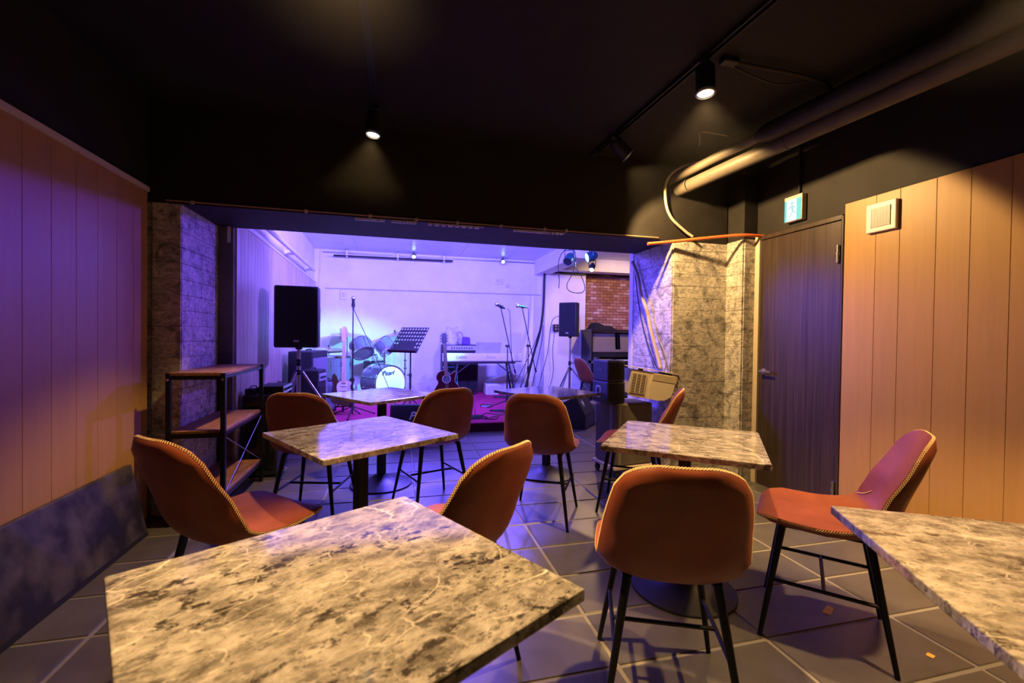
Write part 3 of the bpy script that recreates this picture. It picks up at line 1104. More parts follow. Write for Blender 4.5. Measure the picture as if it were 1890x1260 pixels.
# stacked small speakers on the carpet-covered bass cabinet
t = thing('bass_cabinet', 'tall grey carpeted loudspeaker cabinet on a wheeled dolly by the stone pillar', 'speaker', (1.953, 3.60, 0), math.radians(8))
B().box((0, 0, .365), (.38, .32, .53), bev=.012).done('cabinet', GREYBOX, t, smooth=0)
B().prism([(-.19, -.10), (-.16, -.16), (-.14, -.163), (-.192, -.07)], (0, 0, .115), (1, 0, 0), (0, 1, 0), (0, 0, .50)).done('corner_facing', flat('pale_facing', (.32, .30, .32), .6), t, smooth=0)
B().box((0, 0, .085), (.42, .35, .025), bev=.004).done('dolly_board', CREAMTRIM, t, smooth=0)
for sx in (-1, 1):
    for sy in (-1, 1):
        cs = B().box((sx * .17, sy * .14, .062), (.03, .03, .022)).done('caster', BLK, t, smooth=0)
        B().cyl((sx * .17 - .012, sy * .14, .026), (sx * .17 + .012, sy * .14, .026), .026, n=14).done('wheel', BLK, cs)


def small_speaker(loc, rz, wd, dp, ht, label, port):
    t = thing('cube_speaker', label, 'speaker', loc, rz, 'small stacked speakers')
    B().box((0, 0, ht / 2), (wd, dp, ht), bev=.012, seg=2).done('cabinet', flat('speaker_black', (.045, .045, .052), .45), t)
    B().box((0, -dp / 2 - .003, ht / 2), (wd - .03, .006, ht - .03), bev=.003).done('front_grille', GRILLE, t, smooth=0)
    if port:
        B().prism(rounded_poly(.075, .105, .02), (-wd / 2 - .002, .02, ht / 2), (0, 1, 0), (0, 0, 1), (.004, 0, 0)).done('port_surround', SILVER, t, smooth=0)
        B().prism(rounded_poly(.048, .078, .015), (-wd / 2 - .003, .02, ht / 2), (0, 1, 0), (0, 0, 1), (.004, 0, 0)).done('port_opening', BLK, t, smooth=0)
    else:
        B().box((-wd / 2 - .001, .0, ht * .55), (.003, .08, .022)).done('badge', flat('dim_badge', (.08, .08, .10), .4), t, smooth=0)
    return t


small_speaker((1.785, 3.565, .632), math.radians(8), .18, .24, .185, 'lower of the two small black stacked speakers, silver rimmed opening on its side', True)
small_speaker((1.785, 3.565, .818), math.radians(8), .175, .235, .18, 'upper of the two small black stacked speakers, beside the air unit', False)

# cream air unit
t = thing('air_unit', 'cream plastic air unit with slotted grille tilted on top of the carpeted cabinet', 'air conditioner', (2.092, 3.475, .632), math.radians(-9))
Ry = M.Rotation(math.radians(9), 3, 'Y')
hw = .198
prof = [(-hw, .02), (-hw + .02, 0), (.06, -.005), (.13, .006), (.18, .045), (hw - .005, .11), (hw, .17), (hw, .225), (-hw, .225)]
o_ = V((0, -.10, .045))
b = B()
b.prism(prof, o_, Ry @ V((1, 0, 0)), Ry @ V((0, 0, 1)), (0, .2, 0))
b.done('housing', CREAM, t, smooth=25)
pp = [(-.01, -.002), (.06, -.005), (.13, .006), (.18, .045), (hw - .005, .11), (hw, .17), (hw, .222), (.0, .222), (-.018, .16), (-.022, .10)]
B().prism(pp, o_ + V((0, -.006, 0)), Ry @ V((1, 0, 0)), Ry @ V((0, 0, 1)), (0, .008, 0)).done('front_cover', CREAM, t, smooth=0)
for k in range(6):
    B().box(o_ + Ry @ V((.10, -.007, .165 + k * .010)), (.215, .004, .0045), R=Ry).done('ridge', CREAM, t, smooth=0)
B().box(o_ + Ry @ V((-.125, -.001, .11)), (.13, .004, .165), R=Ry).done('grille_opening', BLK, t, smooth=0)
for i in range(4):
    B().box(o_ + Ry @ V((-.185 + .041 * i, -.005, .11)), (.005, .006, .165), R=Ry).done('grille_bar', CREAM, t, smooth=0)
for j in range(13):
    B().box(o_ + Ry @ V((-.125, -.004, .034 + j * .0127)), (.13, .006, .0042), R=Ry).done('grille_slat', CREAM, t, smooth=0)
B().box(o_ + Ry @ V((-.01, .09, .243)), (.45, .20, .006), R=Ry).done('top_plate', CREAM, t, smooth=0)
for x in (-.10, .1):
    B().box(o_ + Ry @ V((x, .06, .232)), (.025, .05, .02), R=Ry).done('spacer', BLK, t, smooth=0)
t = thing('drain_hose', 'pale flexible hose hanging down the stone pillar to the cream air unit', 'hose')
B().tube(cat([(2.20, 3.93, 1.93), (2.215, 3.85, 1.78), (2.20, 3.76, 1.60), (2.19, 3.66, 1.48), (2.205, 3.635, 1.38), (2.195, 3.58, 1.27), (2.20, 3.48, 1.06), (2.19, 3.40, .935)], 10), .017, 12).done('hose_pipe', flat('tan_hose', (.42, .34, .23), .5), t)
tag(B().tube(cat([(2.225, 3.95, 1.95), (2.235, 3.85, 1.5), (2.235, 3.72, 1.2), (2.22, 3.55, .98), (2.21, 3.45, .92)], 8), .005, 6).done('black_wire', CABLE), 'thin black wire falling beside the pale hose on the pillar', 'cable')
tag(B().tube(cat([(2.235, 3.52, 1.2), (2.235, 3.44, 1.1), (2.23, 3.38, 1.0), (2.20, 3.365, .90)], 8), .005, 6).done('grey_wire', flat('grey_wire', (.25, .22, .2), .5)), 'thin grey wire curling behind the cream air unit', 'cable')

# ------------------------------------------------------------------ floor monitors
def wedge(o, ux, dv, poly, label, logo):
    """profile polygon in the plane (ux, z), swept along dv; one of the swept faces is the grille"""
    t = thing('floor_monitor', label, 'speaker', o)
    ux, dv = V(ux), V(dv)
    b = B().prism(poly, (0, 0, 0), ux, (0, 0, 1), dv)
    bmesh.ops.bevel(b.bm, geom=b.bm.edges[:], offset=.006, segments=1, affect='EDGES')
    b.done('cabinet', flat('monitor_black', (.016, .016, .017), .6), t, smooth=0)
    return t


a = V((2.331, 5.30, 0))
ux = V((-.953, .303, 0))
dv = V((.646, .763, 0)) * .48
wm = wedge(a, ux, dv, [(0, 0), (0, .165), (.13, .42), (.285, .345), (.265, 0)], 'black wedge floor monitor standing beside the stage with a pale emblem', True)
p0, p1 = V((0, 0, .165)), ux * .13 + V((0, 0, .42))
nn = (p1 - p0).cross(dv).normalized()
if nn.y > 0:
    nn = -nn
e1 = (p1 - p0)
B().prism([(.04, .05), (.96, .05), (.96, .95), (.04, .95)], p0 + nn * .001, dv, e1, nn * .006).done('slanted_grille', mottled('warm_lit_grille', (.04, .034, .03), (.07, .06, .052), 160, .7), wm, smooth=0)  # grille colour browned and lightened to carry the warm light on this face
B().prism([(.04, .06), (.96, .06), (.96, .94), (.04, .94)], V((0, 0, 0)) + (dv.normalized().cross(V((0, 0, 1)))) * .001, dv, (0, 0, .165), dv.normalized().cross(V((0, 0, 1))) * .005).done('lower_panel', GREYBOX, wm, smooth=0)
eb = B()
oo = p0 + nn * .008 + dv * .30 + e1 * .60
du, dw = dv.normalized(), e1.normalized()
eb.prism([(-.05, .04), (.0, .02), (.02, .06), (.03, .015), (.06, .0), (.025, -.005), (.03, -.05), (.0, -.015), (-.03, -.06), (-.02, -.01)], oo, du, dw, nn * .002)
eb.done('emblem', WHITE, wm, smooth=0)

t = thing('floor_monitor', 'long black floor monitor with script lettering on the floor before the stage', 'speaker', (.21, 5.22, 0))
b = B().prism([(-.16, 0), (.14, 0), (.14, .33), (.08, .39), (-.02, .39), (-.16, .14)], (-.29, 0, 0), (0, 1, 0), (0, 0, 1), (.58, 0, 0))
bmesh.ops.bevel(b.bm, geom=b.bm.edges[:], offset=.006, segments=1, affect='EDGES')
b.done('cabinet', flat('monitor_black_2', (.016, .016, .017), .6), t, smooth=0)
sl = V((0, .14, .25)).normalized()
nn = V((0, -.25, .14)).normalized()
B().prism([(-.26, .015), (.26, .015), (.26, .27), (-.26, .27)], V((0, -.16, .14)) + nn * .001, (1, 0, 0), sl, nn * .006).done('slanted_grille', GRILLE, t, smooth=0)
lettering('Peavey', .13, WHITE, t, V((.09, -.16, .14)) + nn * .010 + sl * .15, (1, 0, 0), sl, shear=.35, bold=.002)
t = thing('red_connector', 'small red twin connector standing left of the long floor monitor', 'connector', (-.13, 5.45, .114))
B().box((-.025, 0, .055), (.03, .04, .06), bev=.004).done('plug', flat('red_plastic', (.6, .02, .03), .4), t, smooth=0)
B().box((.022, 0, .055), (.03, .04, .06), bev=.004).done('plug', flat('red_plastic_2', (.6, .02, .03), .4), t, smooth=0)
B().box((0, 0, .012), (.10, .08, .024), bev=.003).done('base_box', BLK, t, smooth=0)

# ------------------------------------------------------------------ amplifiers on the drum side
ZP = .114


def amp(loc, rz, wd, dp, ht, label, face=SILVER, panel=True, grill=GRILLE, faceside=-1):
    t = thing('guitar_amplifier', label, 'amplifier', loc, rz)
    B().box((0, 0, ht / 2 + .01), (wd, dp, ht - .02), bev=.012, seg=2).done('cabinet', flat('tolex', (.014, .014, .016), .6), t)
    gh = ht * (.68 if panel else .88)
    B().box((0, -dp / 2 - .003, .03 + gh / 2), (wd - .05, .008, gh - .02), bev=.003).done('grille_cloth', grill, t, smooth=0)
    if panel:
        B().box((0, -dp / 2 - .003, ht - .085), (wd - .05, .008, .085), bev=.002).done('control_panel', face, t, smooth=0)
        for k in range(7):
            x = -wd / 2 + .07 + k * (wd - .14) / 6
            B().cyl((x, -dp / 2 - .006, ht - .085), (x, -dp / 2 - .022, ht - .085), .011, n=10).done('knob', BLK, t)
    B().tube([(-.08, 0, ht - .005), (-.07, 0, ht + .018), (.07, 0, ht + .018), (.08, 0, ht - .005)], .008, 6).done('carry_handle', BLK, t)
    for sx in (-1, 1):
        for sy in (-1, 1):
            B().cyl((sx * (wd / 2 - .05), sy * (dp / 2 - .05), 0), (sx * (wd / 2 - .05), sy * (dp / 2 - .05), .014), .016, n=8).done('foot', BLK, t)
    return t


SILVERCLOTH = mottled('silver_grille_cloth', (.14, .13, .16), (.22, .21, .25), 120, .7, bump=.2)
amp((-1.075, 6.0, ZP), math.radians(80), .55, .28, .86, 'tall black amplifier cabinet behind the large loudspeaker, grille facing the stage', grill=SILVERCLOTH, panel=False)
amp((-.955, 5.565, ZP), math.radians(78), .25, .22, .66, 'black combo amplifier with pale control strip beside the large loudspeaker')
amp((-.985, 6.49, ZP), math.radians(40), .28, .22, .46, 'low black amplifier with pale side near the floor tom', grill=SILVERCLOTH, panel=False)
t = thing('effects_pedal', 'small dark pedal lying on the low amplifier', 'pedal', (-.99, 6.49, ZP + .488))
B().box((0, 0, .016), (.10, .07, .032), bev=.004).done('case', BLK, t, smooth=0)
B().cyl((0, 0, .03), (0, 0, .042), .012, n=10).done('switch', CHROME, t)

# ------------------------------------------------------------------ drums
def drum(name, label, c, axis, r, L, front, back, lugs, par_extra=None, z0=None, shell=DRUMSHELL):
    """c = centre of the front head, axis points from the back head to the front head"""
    t = thing(name, label, 'drum', c)
    R = frame_to(axis)
    B().lathe([(r - .006, -L + .01), (r, -L + .01), (r, -.01), (r - .006, -.01)], (0, 0, 0), R, 40).done('shell', shell, t)
    for z_, nm, mt in ((-.012, 'front_head', front), (-L + .010, 'rear_head', back)):
        B().lathe([(0, 0), (r - .002, 0), (r - .002, .003), (0, .003)], R @ V((0, 0, z_)), R, 40).done(nm, mt, t)
    for z_ in (-.018, -L - .008):
        B().lathe([(r - .004, 0), (r + .010, 0), (r + .010, .026), (r - .004, .026), (r - .004, 0)], R @ V((0, 0, z_)), R, 40).done('hoop', CHROME, t)
    for k in range(lugs):
        q = 2 * PI * (k + .5) / lugs
        d = R @ V((math.cos(q), math.sin(q), 0))
        ax = R @ V((0, 0, 1))
        lg = B().tube([d * (r + .014) - ax * .0, d * (r + .014) - ax * L], .0045, 6)
        lg.tube([d * (r + .012) - ax * (L * .30), d * (r + .012) - ax * (L * .16)], .012, 8)
        lg.tube([d * (r + .012) - ax * (L * .84), d * (r + .012) - ax * (L * .70)], .012, 8)
        lg.done('tension_lug', CHROME, t)
    return t, R


ax = V((.545, -.84, 0))
bd, R = drum('bass_drum', 'big bass drum with white front head facing the tables', (-.11, 7.48, .405), ax, .275, .46, DRUMHEAD, DARKHEAD, 10)
rtv = V((.84, .545, 0))
lettering('Pearl', .105, flat('ink_black', (.02, .02, .025), .5), bd, ax * .004 + V((0, 0, .16)) - rtv * .05, rtv, (0, 0, 1), shear=.3, bold=.001)
B().lathe([(0, 0), (.062, 0), (.062, .002), (0, .002)], ax * .002 + rtv * .085 + V((0, 0, -.175)), R, 24).done('port_hole', flat('port_grey', (.28, .27, .30), .5), bd)
for s_ in (-1, 1):
    B().tube([ax * -.12 + rtv * s_ * .26 + V((0, 0, -.12)), ax * -.03 + rtv * s_ * .37 + V((0, 0, -.285))], .008, 8).done('spur', CHROME, bd)
B().tube([ax * -.2 + V((0, 0, .27)), ax * -.2 + V((0, 0, .48))], .016, 10).done('tom_mount', CHROME, bd)

c1 = V((-.545, 7.70, .87))
a1 = V((.25, -.42, -.55)).normalized()
tm1, R1 = drum('rack_tom', 'grey rack tom tilted above the bass drum next to the guitar headstock', c1, a1, .165, .23, DARKHEAD, DRUMHEAD, 6)
B().tube([a1 * -.1 + V((.10, 0, -.12)), V((.20, .06, -.02)), V((.215, .11, -.09))], .011, 8).done('mount_arm', CHROME, tm1)
c2 = V((-.15, 7.82, .905))
a2 = V((.45, -.25, -.55)).normalized()
tm2, R2 = drum('rack_tom', 'grey rack tom partly behind the perforated music stand', c2, a2, .15, .21, DARKHEAD, DRUMHEAD, 6)
B().tube([a2 * -.1, V((-.07, .05, -.05)), V((-.125, .01, -.10))], .011, 8).done('mount_arm', CHROME, tm2)
ft, R3 = drum('floor_tom', 'deep grey floor tom standing behind the electric guitar', (-.95, 7.75, .32), (0, 0, -1), .205, .50, DARKHEAD, DRUMHEAD, 8)
for k in range(3):
    q = math.radians(30 + 120 * k)
    d = V((math.cos(q), math.sin(q), 0))
    B().tube([d * .232 + V((0, 0, .25)), d * .232 + V((0, 0, -.08)), d * .25 + V((0, 0, -.195))], .007, 8).done('leg', CHROME, ft)
sn, R4 = drum('snare_drum', 'shallow snare drum on its stand between the floor tom and bass drum', (-.40, 8.24, .58), (0, 0, -1), .178, .14, DARKHEAD, DRUMHEAD, 8)
B().cyl((0, 0, -.02), (0, 0, -.30), .012, n=8).done('stand_pole', CHROME, sn)
for k in range(3):
    q = math.radians(90 + 120 * k)
    d = V((math.cos(q), math.sin(q), 0))
    B().tube([V((0, 0, -.25)), d * .24 + V((0, 0, -.455))], .008, 6).done('leg', CHROME, sn)
    B().tube([V((0, 0, -.10)), d * .18 + V((0, 0, -.02)), d * .19 + V((0, 0, .02))], .007, 6).done('arm', CHROME, sn)


def cymbal(base, top, r, label, tilt=(0, 0, 1), two=False, boom=None, foot=.26):
    t = thing('cymbal_stand', label, 'cymbal', (base[0], base[1], ZP))
    tp = V(top) - V((base[0], base[1], ZP))
    B().cyl((0, 0, .05), (0, 0, min(tp.z, .6)), .014, n=10).done('lower_tube', CHROME, t)
    if boom:
        B().tube([(0, 0, .5), (0, 0, boom), tp], .009, 8).done('upper_tube', CHROME, t)
    else:
        B().tube([(0, 0, .5), (0, 0, tp.z + .03)], .009, 8).done('upper_tube', CHROME, t)
    for k in range(3):
        q = math.radians(90 + 120 * k)
        d = V((math.cos(q), math.sin(q), 0))
        B().tube([V((0, 0, .36)), d * foot + V((0, 0, .012))], .009, 8).done('leg', CHROME, t)
    Rc = frame_to(tilt)
    for k in range(2 if two else 1):
        B().lathe([(0, .028), (.012, .028), (.035, .018), (.045, .006), (r * .6, -.004), (r, -.018), (r, -.020), (r * .6, -.007), (.045, .002), (0, .02)], tp + V((0, 0, -.022 * k)), Rc, 40).done('cymbal', BRASSY, t)
    B().cyl(tp + Rc @ V((0, 0, .026)), tp + Rc @ V((0, 0, .055)), .014, n=10).done('wing_nut', BLK, t)
    for z_ in (.48, .62):
        B().cyl((-.022, 0, z_), (.03, 0, z_), .012, n=8).done('clamp', CHROME, t)
    return t


cymbal((-1.09, 7.75), (-1.09, 7.75, .945), .255, 'lowest cymbal on its stand at the loudspeaker side of the drums', (.02, -.08, 1), two=True)
cymbal((-.86, 8.22), (-.86, 8.15, 1.19), .27, 'wide cymbal on a boom stand behind the guitar headstock', (.03, -.12, 1), boom=.95, foot=.2)
cymbal((.12, 8.05), (-.05, 8.1, 1.21), .23, 'tilted cymbal on a stand just behind the perforated music stand', (-.28, -.15, 1), boom=.9)

# ------------------------------------------------------------------ guitars
def guitar_stand(loc, rz, label):
    t = thing('guitar_stand', label, 'stand', loc, rz)
    B().tube([(0, .10, .03), (0, .06, .45)], .010, 8).done('mast', BLK, t)
    for q in (-150, -30, 90):
        d = V((math.cos(math.radians(q)), math.sin(math.radians(q)), 0))
        B().tube([V((0, .09, .18)), V((0, .09, 0)) + d * .24 + V((0, 0, .01))], .009, 8).done('leg', BLK, t)
    B().tube([(-.10, -.07, .15), (-.10, .05, .11), (.10, .05, .11), (.10, -.07, .15)], .009, 8).tube([(0, .05, .11), (0, .085, .13)], .009, 8).done('cradle', BLK, t)
    return t


def outline(pts, n=6):
    return [(p.x, p.z) for p in cat([(x, 0, z) for x, z in pts], n, True)]


gs1 = guitar_stand((-.69, 6.24, ZP), .15, 'black stand holding the electric guitar')
t = thing('electric_guitar', 'electric guitar with dark body, pale pickguard and light maple neck on a stand', 'guitar', (-.685, 6.20, ZP + .125), .12)
Rl = M.Rotation(math.radians(-6), 3, 'X')
body = outline([(-.055, .02), (.06, .0), (.15, .05), (.155, .14), (.105, .215), (.12, .29), (.135, .35), (.10, .38), (.065, .33), (.03, .345), (-.02, .345), (-.06, .33), (-.09, .40), (-.125, .43), (-.145, .38), (-.135, .29), (-.115, .22), (-.155, .15), (-.15, .06)], 4)
b = B().prism(body, Rl @ V((0, .0, 0)), (1, 0, 0), Rl @ V((0, 0, 1)), Rl @ V((0, .045, 0)))
b.done('body', SUNBURST, t, smooth=0)
pg = outline([(-.03, .10), (.06, .09), (.10, .17), (.08, .25), (.095, .31), (.03, .34), (-.02, .34), (-.075, .30), (-.085, .22)], 4)
B().prism(pg, Rl @ V((0, -.004, 0)), (1, 0, 0), Rl @ V((0, 0, 1)), Rl @ V((0, .004, 0))).done('pickguard', PICK, t, smooth=0)
for z_ in (.15, .21, .27):
    B().box(Rl @ V((0, -.010, z_)), (.075, .012, .018), R=Rl, bev=.003).done('pickup', WHITE, t, smooth=0)
B().box(Rl @ V((0, -.010, .105)), (.075, .012, .03), R=Rl, bev=.002).done('bridge', CHROME, t, smooth=0)
B().prism([(-.027, .30), (.027, .30), (.021, .86), (-.021, .86)], Rl @ V((0, -.018, 0)), (1, 0, 0), Rl @ V((0, 0, 1)), Rl @ V((0, .024, 0))).done('neck', MAPLE, t, smooth=0)
hs = outline([(-.021, .86), (.021, .86), (.032, .91), (.045, .97), (.035, 1.03), (.005, 1.055), (-.025, 1.03), (-.03, .96), (-.032, .90)], 4)
B().prism(hs, Rl @ V((0, -.010, 0)), (1, 0, 0), Rl @ V((0, 0, 1)), Rl @ V((0, .015, 0))).done('headstock', MAPLE, t, smooth=0)
for k in range(6):
    z_ = .895 + k * .024
    B().cyl(Rl @ V((-.03, -.006, z_)), Rl @ V((-.055, -.006, z_)), .006, n=8).done('tuning_peg', CHROME, t)
for k in range(6):
    x = -.015 + .006 * k
    B().tube([Rl @ V((x * 1.3, -.021, .11)), Rl @ V((x, -.021, .87))], .0007, 3).done('string', STEEL, t)

gs2 = guitar_stand((.665, 6.24, ZP), -.05, 'black stand holding the wine red acoustic guitar')
t = thing('acoustic_guitar', 'wine red cutaway acoustic guitar standing before the bass amplifier', 'guitar', (.675, 6.19, ZP + .125), -.06)
Rl = M.Rotation(math.radians(-7), 3, 'X') @ M.Rotation(math.radians(-3.4), 3, 'Y')
body = outline([(0, 0), (.11, .01), (.185, .08), (.19, .17), (.145, .26), (.115, .31), (.125, .37), (.14, .42), (.13, .445), (.085, .425), (.05, .40), (.03, .43), (.0, .455), (-.07, .46), (-.125, .42), (-.14, .36), (-.118, .30), (-.145, .25), (-.19, .17), (-.185, .08), (-.11, .01)], 4)
b = B().prism(body, Rl @ V((0, 0, 0)), Rl @ V((1, 0, 0)), Rl @ V((0, 0, 1)), Rl @ V((0, .10, 0)))
b.done('body', WINE, t, smooth=0)
rimp = [Rl @ V((x, -.001, z_)) for x, z_ in body]
B().tube(rimp, .003, 5, closed=True).done('binding', flat('dim_binding', (.30, .22, .18), .4), t)
B().lathe([(0, 0), (.050, 0), (.050, .002), (0, .002)], Rl @ V((0, -.002, .345)), Rl @ frame_to((0, -1, 0)), 28).done('sound_hole', BLK, t)
B().lathe([(.051, 0), (.060, 0), (.060, .002), (.051, .002)], Rl @ V((0, -.002, .345)), Rl @ frame_to((0, -1, 0)), 28).done('rosette', flat('dim_rosette', (.22, .18, .2), .4), t)
B().box(Rl @ V((0, -.006, .13)), (.16, .012, .028), R=Rl, bev=.003).done('bridge', ROSEWOOD, t, smooth=0)
B().prism([(-.028, .38), (.028, .38), (.022, .83), (-.022, .83)], Rl @ V((0, -.016, 0)), Rl @ V((1, 0, 0)), Rl @ V((0, 0, 1)), Rl @ V((0, .022, 0))).done('neck', ROSEWOOD, t, smooth=0)
hs = [(-.022, .83), (.022, .83), (.034, .86), (.036, .97), (.02, .985), (-.02, .985), (-.036, .97), (-.034, .86)]
B().prism(hs, Rl @ V((0, -.012, 0)), Rl @ V((1, 0, 0)), Rl @ V((0, 0, 1)), Rl @ V((0, .016, 0))).done('headstock', BLK, t, smooth=0)
for s_ in (-1, 1):
    for k in range(3):
        z_ = .875 + k * .036
        B().cyl(Rl @ V((s_ * .022, -.015, z_)), Rl @ V((s_ * .055, -.008, z_)), .007, n=8).done('tuning_peg', CHROME, t)
for k in range(6):
    x = -.016 + .0064 * k
    B().tube([Rl @ V((x * 1.3, -.018, .13)), Rl @ V((x, -.019, .84))], .0007, 3).done('string', STEEL, t)
B().box(Rl @ V((-.20, .05, .15)), (.02, .05, .07), R=Rl, bev=.003).done('side_preamp', CHROME, t, smooth=0)

# ------------------------------------------------------------------ microphone stands, music stand
def mic_stand(base, h0, mic_at, mic_dir, label, boom=False, feet=3):
    t = thing('microphone_stand', label, 'microphone', (base[0], base[1], ZP))
    b0 = V((base[0], base[1], ZP))
    m = V(mic_at) - b0
    md = V(mic_dir).normalized()
    B().cyl((0, 0, .03), (0, 0, h0 * .62), .011, n=10).done('lower_tube', BLK, t)
    B().tube([(0, 0, h0 * .5), (0, 0, h0)], .008, 8).done('upper_tube', BLK, t)
    B().cyl((0, 0, h0 * .60), (0, 0, h0 * .66), .017, n=10).done('clutch', BLK, t)
    B().cyl((0, 0, .10), (0, 0, .17), .020, n=10).done('leg_hub', BLK, t)
    for k in range(3):
        q = math.radians(25 + 120 * k)
        d = V((math.cos(q), math.sin(q), 0))
        lg = B().tube([V((0, 0, .13)), d * .29 + V((0, 0, .012))], .008, 8).done('leg', BLK, t)
        B().cyl(d * .285 + V((0, 0, .014)), d * .31 + V((0, 0, .008)), .011, n=8).done('rubber_tip', BLK, lg)
    if boom:
        j = V((0, 0, h0))
        tail = j + (j - m).normalized() * .38
        B().tube([tail, m - md * .09], .007, 8).done('boom_arm', BLK, t)
        B().cyl(j - V((.03, 0, 0)), j + V((.03, 0, 0)), .018, n=10).done('boom_joint', BLK, t)
        B().tube([tail, tail + (j - m).normalized() * .06], .014, 10).done('counterweight', BLK, t)
    mb = B().tube([m - md * .17, m - md * .045], [.011, .019], 12).done('mic_body', BLK, t)
    B().ball(m - md * .018, (.026, .026, .030), 12).done('mic_head', STEEL, t)
    B().tube([m - md * .13, m - md * .08], .023, 10).done('mic_clip', BLK, t)
    return t


mic_stand((-.572, 6.15), 1.44, (-.572, 6.15, 1.67), (0, -.15, 1), 'straight microphone stand alone in front of the drums')
mic_stand((1.555, 6.35), .93, (1.345, 6.25, 1.645), (-.72, -.25, .28), 'boom microphone stand crossing the keyboard end, its head pointing to the drums', True)
mic_stand((1.93, 6.55), .93, (1.705, 6.45, 1.645), (-.9, -.1, .12), 'boom microphone stand by the right wall cables, its head levelled', True)
tag(B().tube(cat([(-.56, 6.15, 1.50), (-.50, 6.2, 1.36), (-.30, 6.3, .9), (-.12, 6.4, .45), (.0, 6.5, .13)], 8), .0045, 6).done('microphone_cable', CABLE), 'thin cable slanting from the straight microphone down past the bass drum', 'cable')
tag(B().tube(cat([(1.52, 6.27, 1.58), (1.56, 6.27, 1.52), (1.585, 6.27, 1.1), (1.61, 6.28, .7), (1.62, 6.3, .35), (1.55, 6.25, .13)], 8), .0045, 6).done('microphone_cable', CABLE), 'thin cable hanging from the boom microphone at the keyboard end', 'cable')
tag(B().tube(cat([(1.87, 6.46, 1.62), (1.90, 6.47, 1.55), (1.90, 6.48, 1.1), (1.86, 6.48, .7), (1.78, 6.45, .4), (1.72, 6.4, .13)], 8), .0045, 6).done('microphone_cable', CABLE), 'thin cable hanging from the levelled boom microphone', 'cable')

t = thing('music_stand', 'black perforated music stand in front of the bass drum', 'music stand', (.165, 6.2, ZP))
B().cyl((0, 0, .03), (0, 0, .52), .014, n=10).done('lower_tube', BLK, t)
B().cyl((0, 0, .48), (0, 0, .86), .010, n=10).done('upper_tube', BLK, t)
B().cyl((0, 0, .50), (0, 0, .55), .019, n=10).cyl((-.05, 0, .53), (0, 0, .53), .007, n=6).done('clutch', BLK, t)
for k in range(3):
    q = math.radians(-90 + 120 * k)
    d = V((math.cos(q), math.sin(q), 0))
    B().tube([V((0, 0, .22)), d * .25 + V((0, 0, .010))], .008, 8).done('leg', BLK, t)
# desk: a plate with real holes, leaning back and turned
dx = V((.80, -.60, 0)).normalized()
dz = V((.40, .53, .75)).normalized()
dz = (dz - dx * dz.dot(dx)).normalized()
nd = dx.cross(dz)
dw_, dh_ = .45, .45
o_ = V((-.02, .0, 1.005))
b = B()
nx, nz = 10, 7
cw, chh = dw_ / nx, dh_ / nz
for i in range(nx):
    for j in range(nz):
        cx, cz = (i + .5) * cw - dw_ / 2, (j + .5) * chh - dh_ / 2
        hole = j >= 3 or (j >= 1 and (i < 2 or i > 7))
        sq = [(-cw / 2, -chh / 2), (cw / 2, -chh / 2), (cw / 2, chh / 2), (-cw / 2, chh / 2)]
        if not hole:
            b._add([o_ + dx * (cx + x) + dz * (cz + z_) for x, z_ in sq], [[0, 1, 2, 3]])
        else:
            ring = []
            outer = []
            for k in range(12):
                q = 2 * PI * (k + .5) / 12
                ring.append((.0145 * math.cos(q), .0185 * math.sin(q)))
                c_, s_ = math.cos(q), math.sin(q)
                m_ = min((cw / 2) / max(1e-6, abs(c_)), (chh / 2) / max(1e-6, abs(s_)))
                outer.append((c_ * m_, s_ * m_))
            b._add([o_ + dx * (cx + x) + dz * (cz + z_) for x, z_ in ring + outer], [[k, (k + 1) % 12, 12 + (k + 1) % 12, 12 + k] for k in range(12)])
            for kx in (-1, 1):
                for kz in (-1, 1):
                    near = sorted(range(12), key=lambda k: (outer[k][0] - kx * cw / 2) ** 2 + (outer[k][1] - kz * chh / 2) ** 2)[:2]
                    p_ = [outer[near[0]], (kx * cw / 2, kz * chh / 2), outer[near[1]]]
                    b._add([o_ + dx * (cx + x) + dz * (cz + z_) for x, z_ in p_], [[0, 1, 2]])
bmesh.ops.remove_doubles(b.bm, verts=b.bm.verts, dist=.0006)
r_ = bmesh.ops.extrude_face_region(b.bm, geom=b.bm.faces[:])
for g in r_['geom']:
    if isinstance(g, bmesh.types.BMVert):
        g.co += nd * .003
b.done('perforated_desk', BLK, t, smooth=0)
B().prism([(-dw_ / 2, 0), (dw_ / 2, 0), (dw_ / 2, .004), (-dw_ / 2, .004)], o_ - dz * dh_ / 2, dx, dz, -nd * .05 if nd.y > 0 else nd * .05).done('ledge', BLK, t, smooth=0)
B().tube([(0, 0, .85), o_ - dz * .06 + (nd if nd.y > 0 else -nd) * .012], .010, 8).done('desk_bracket', BLK, t)

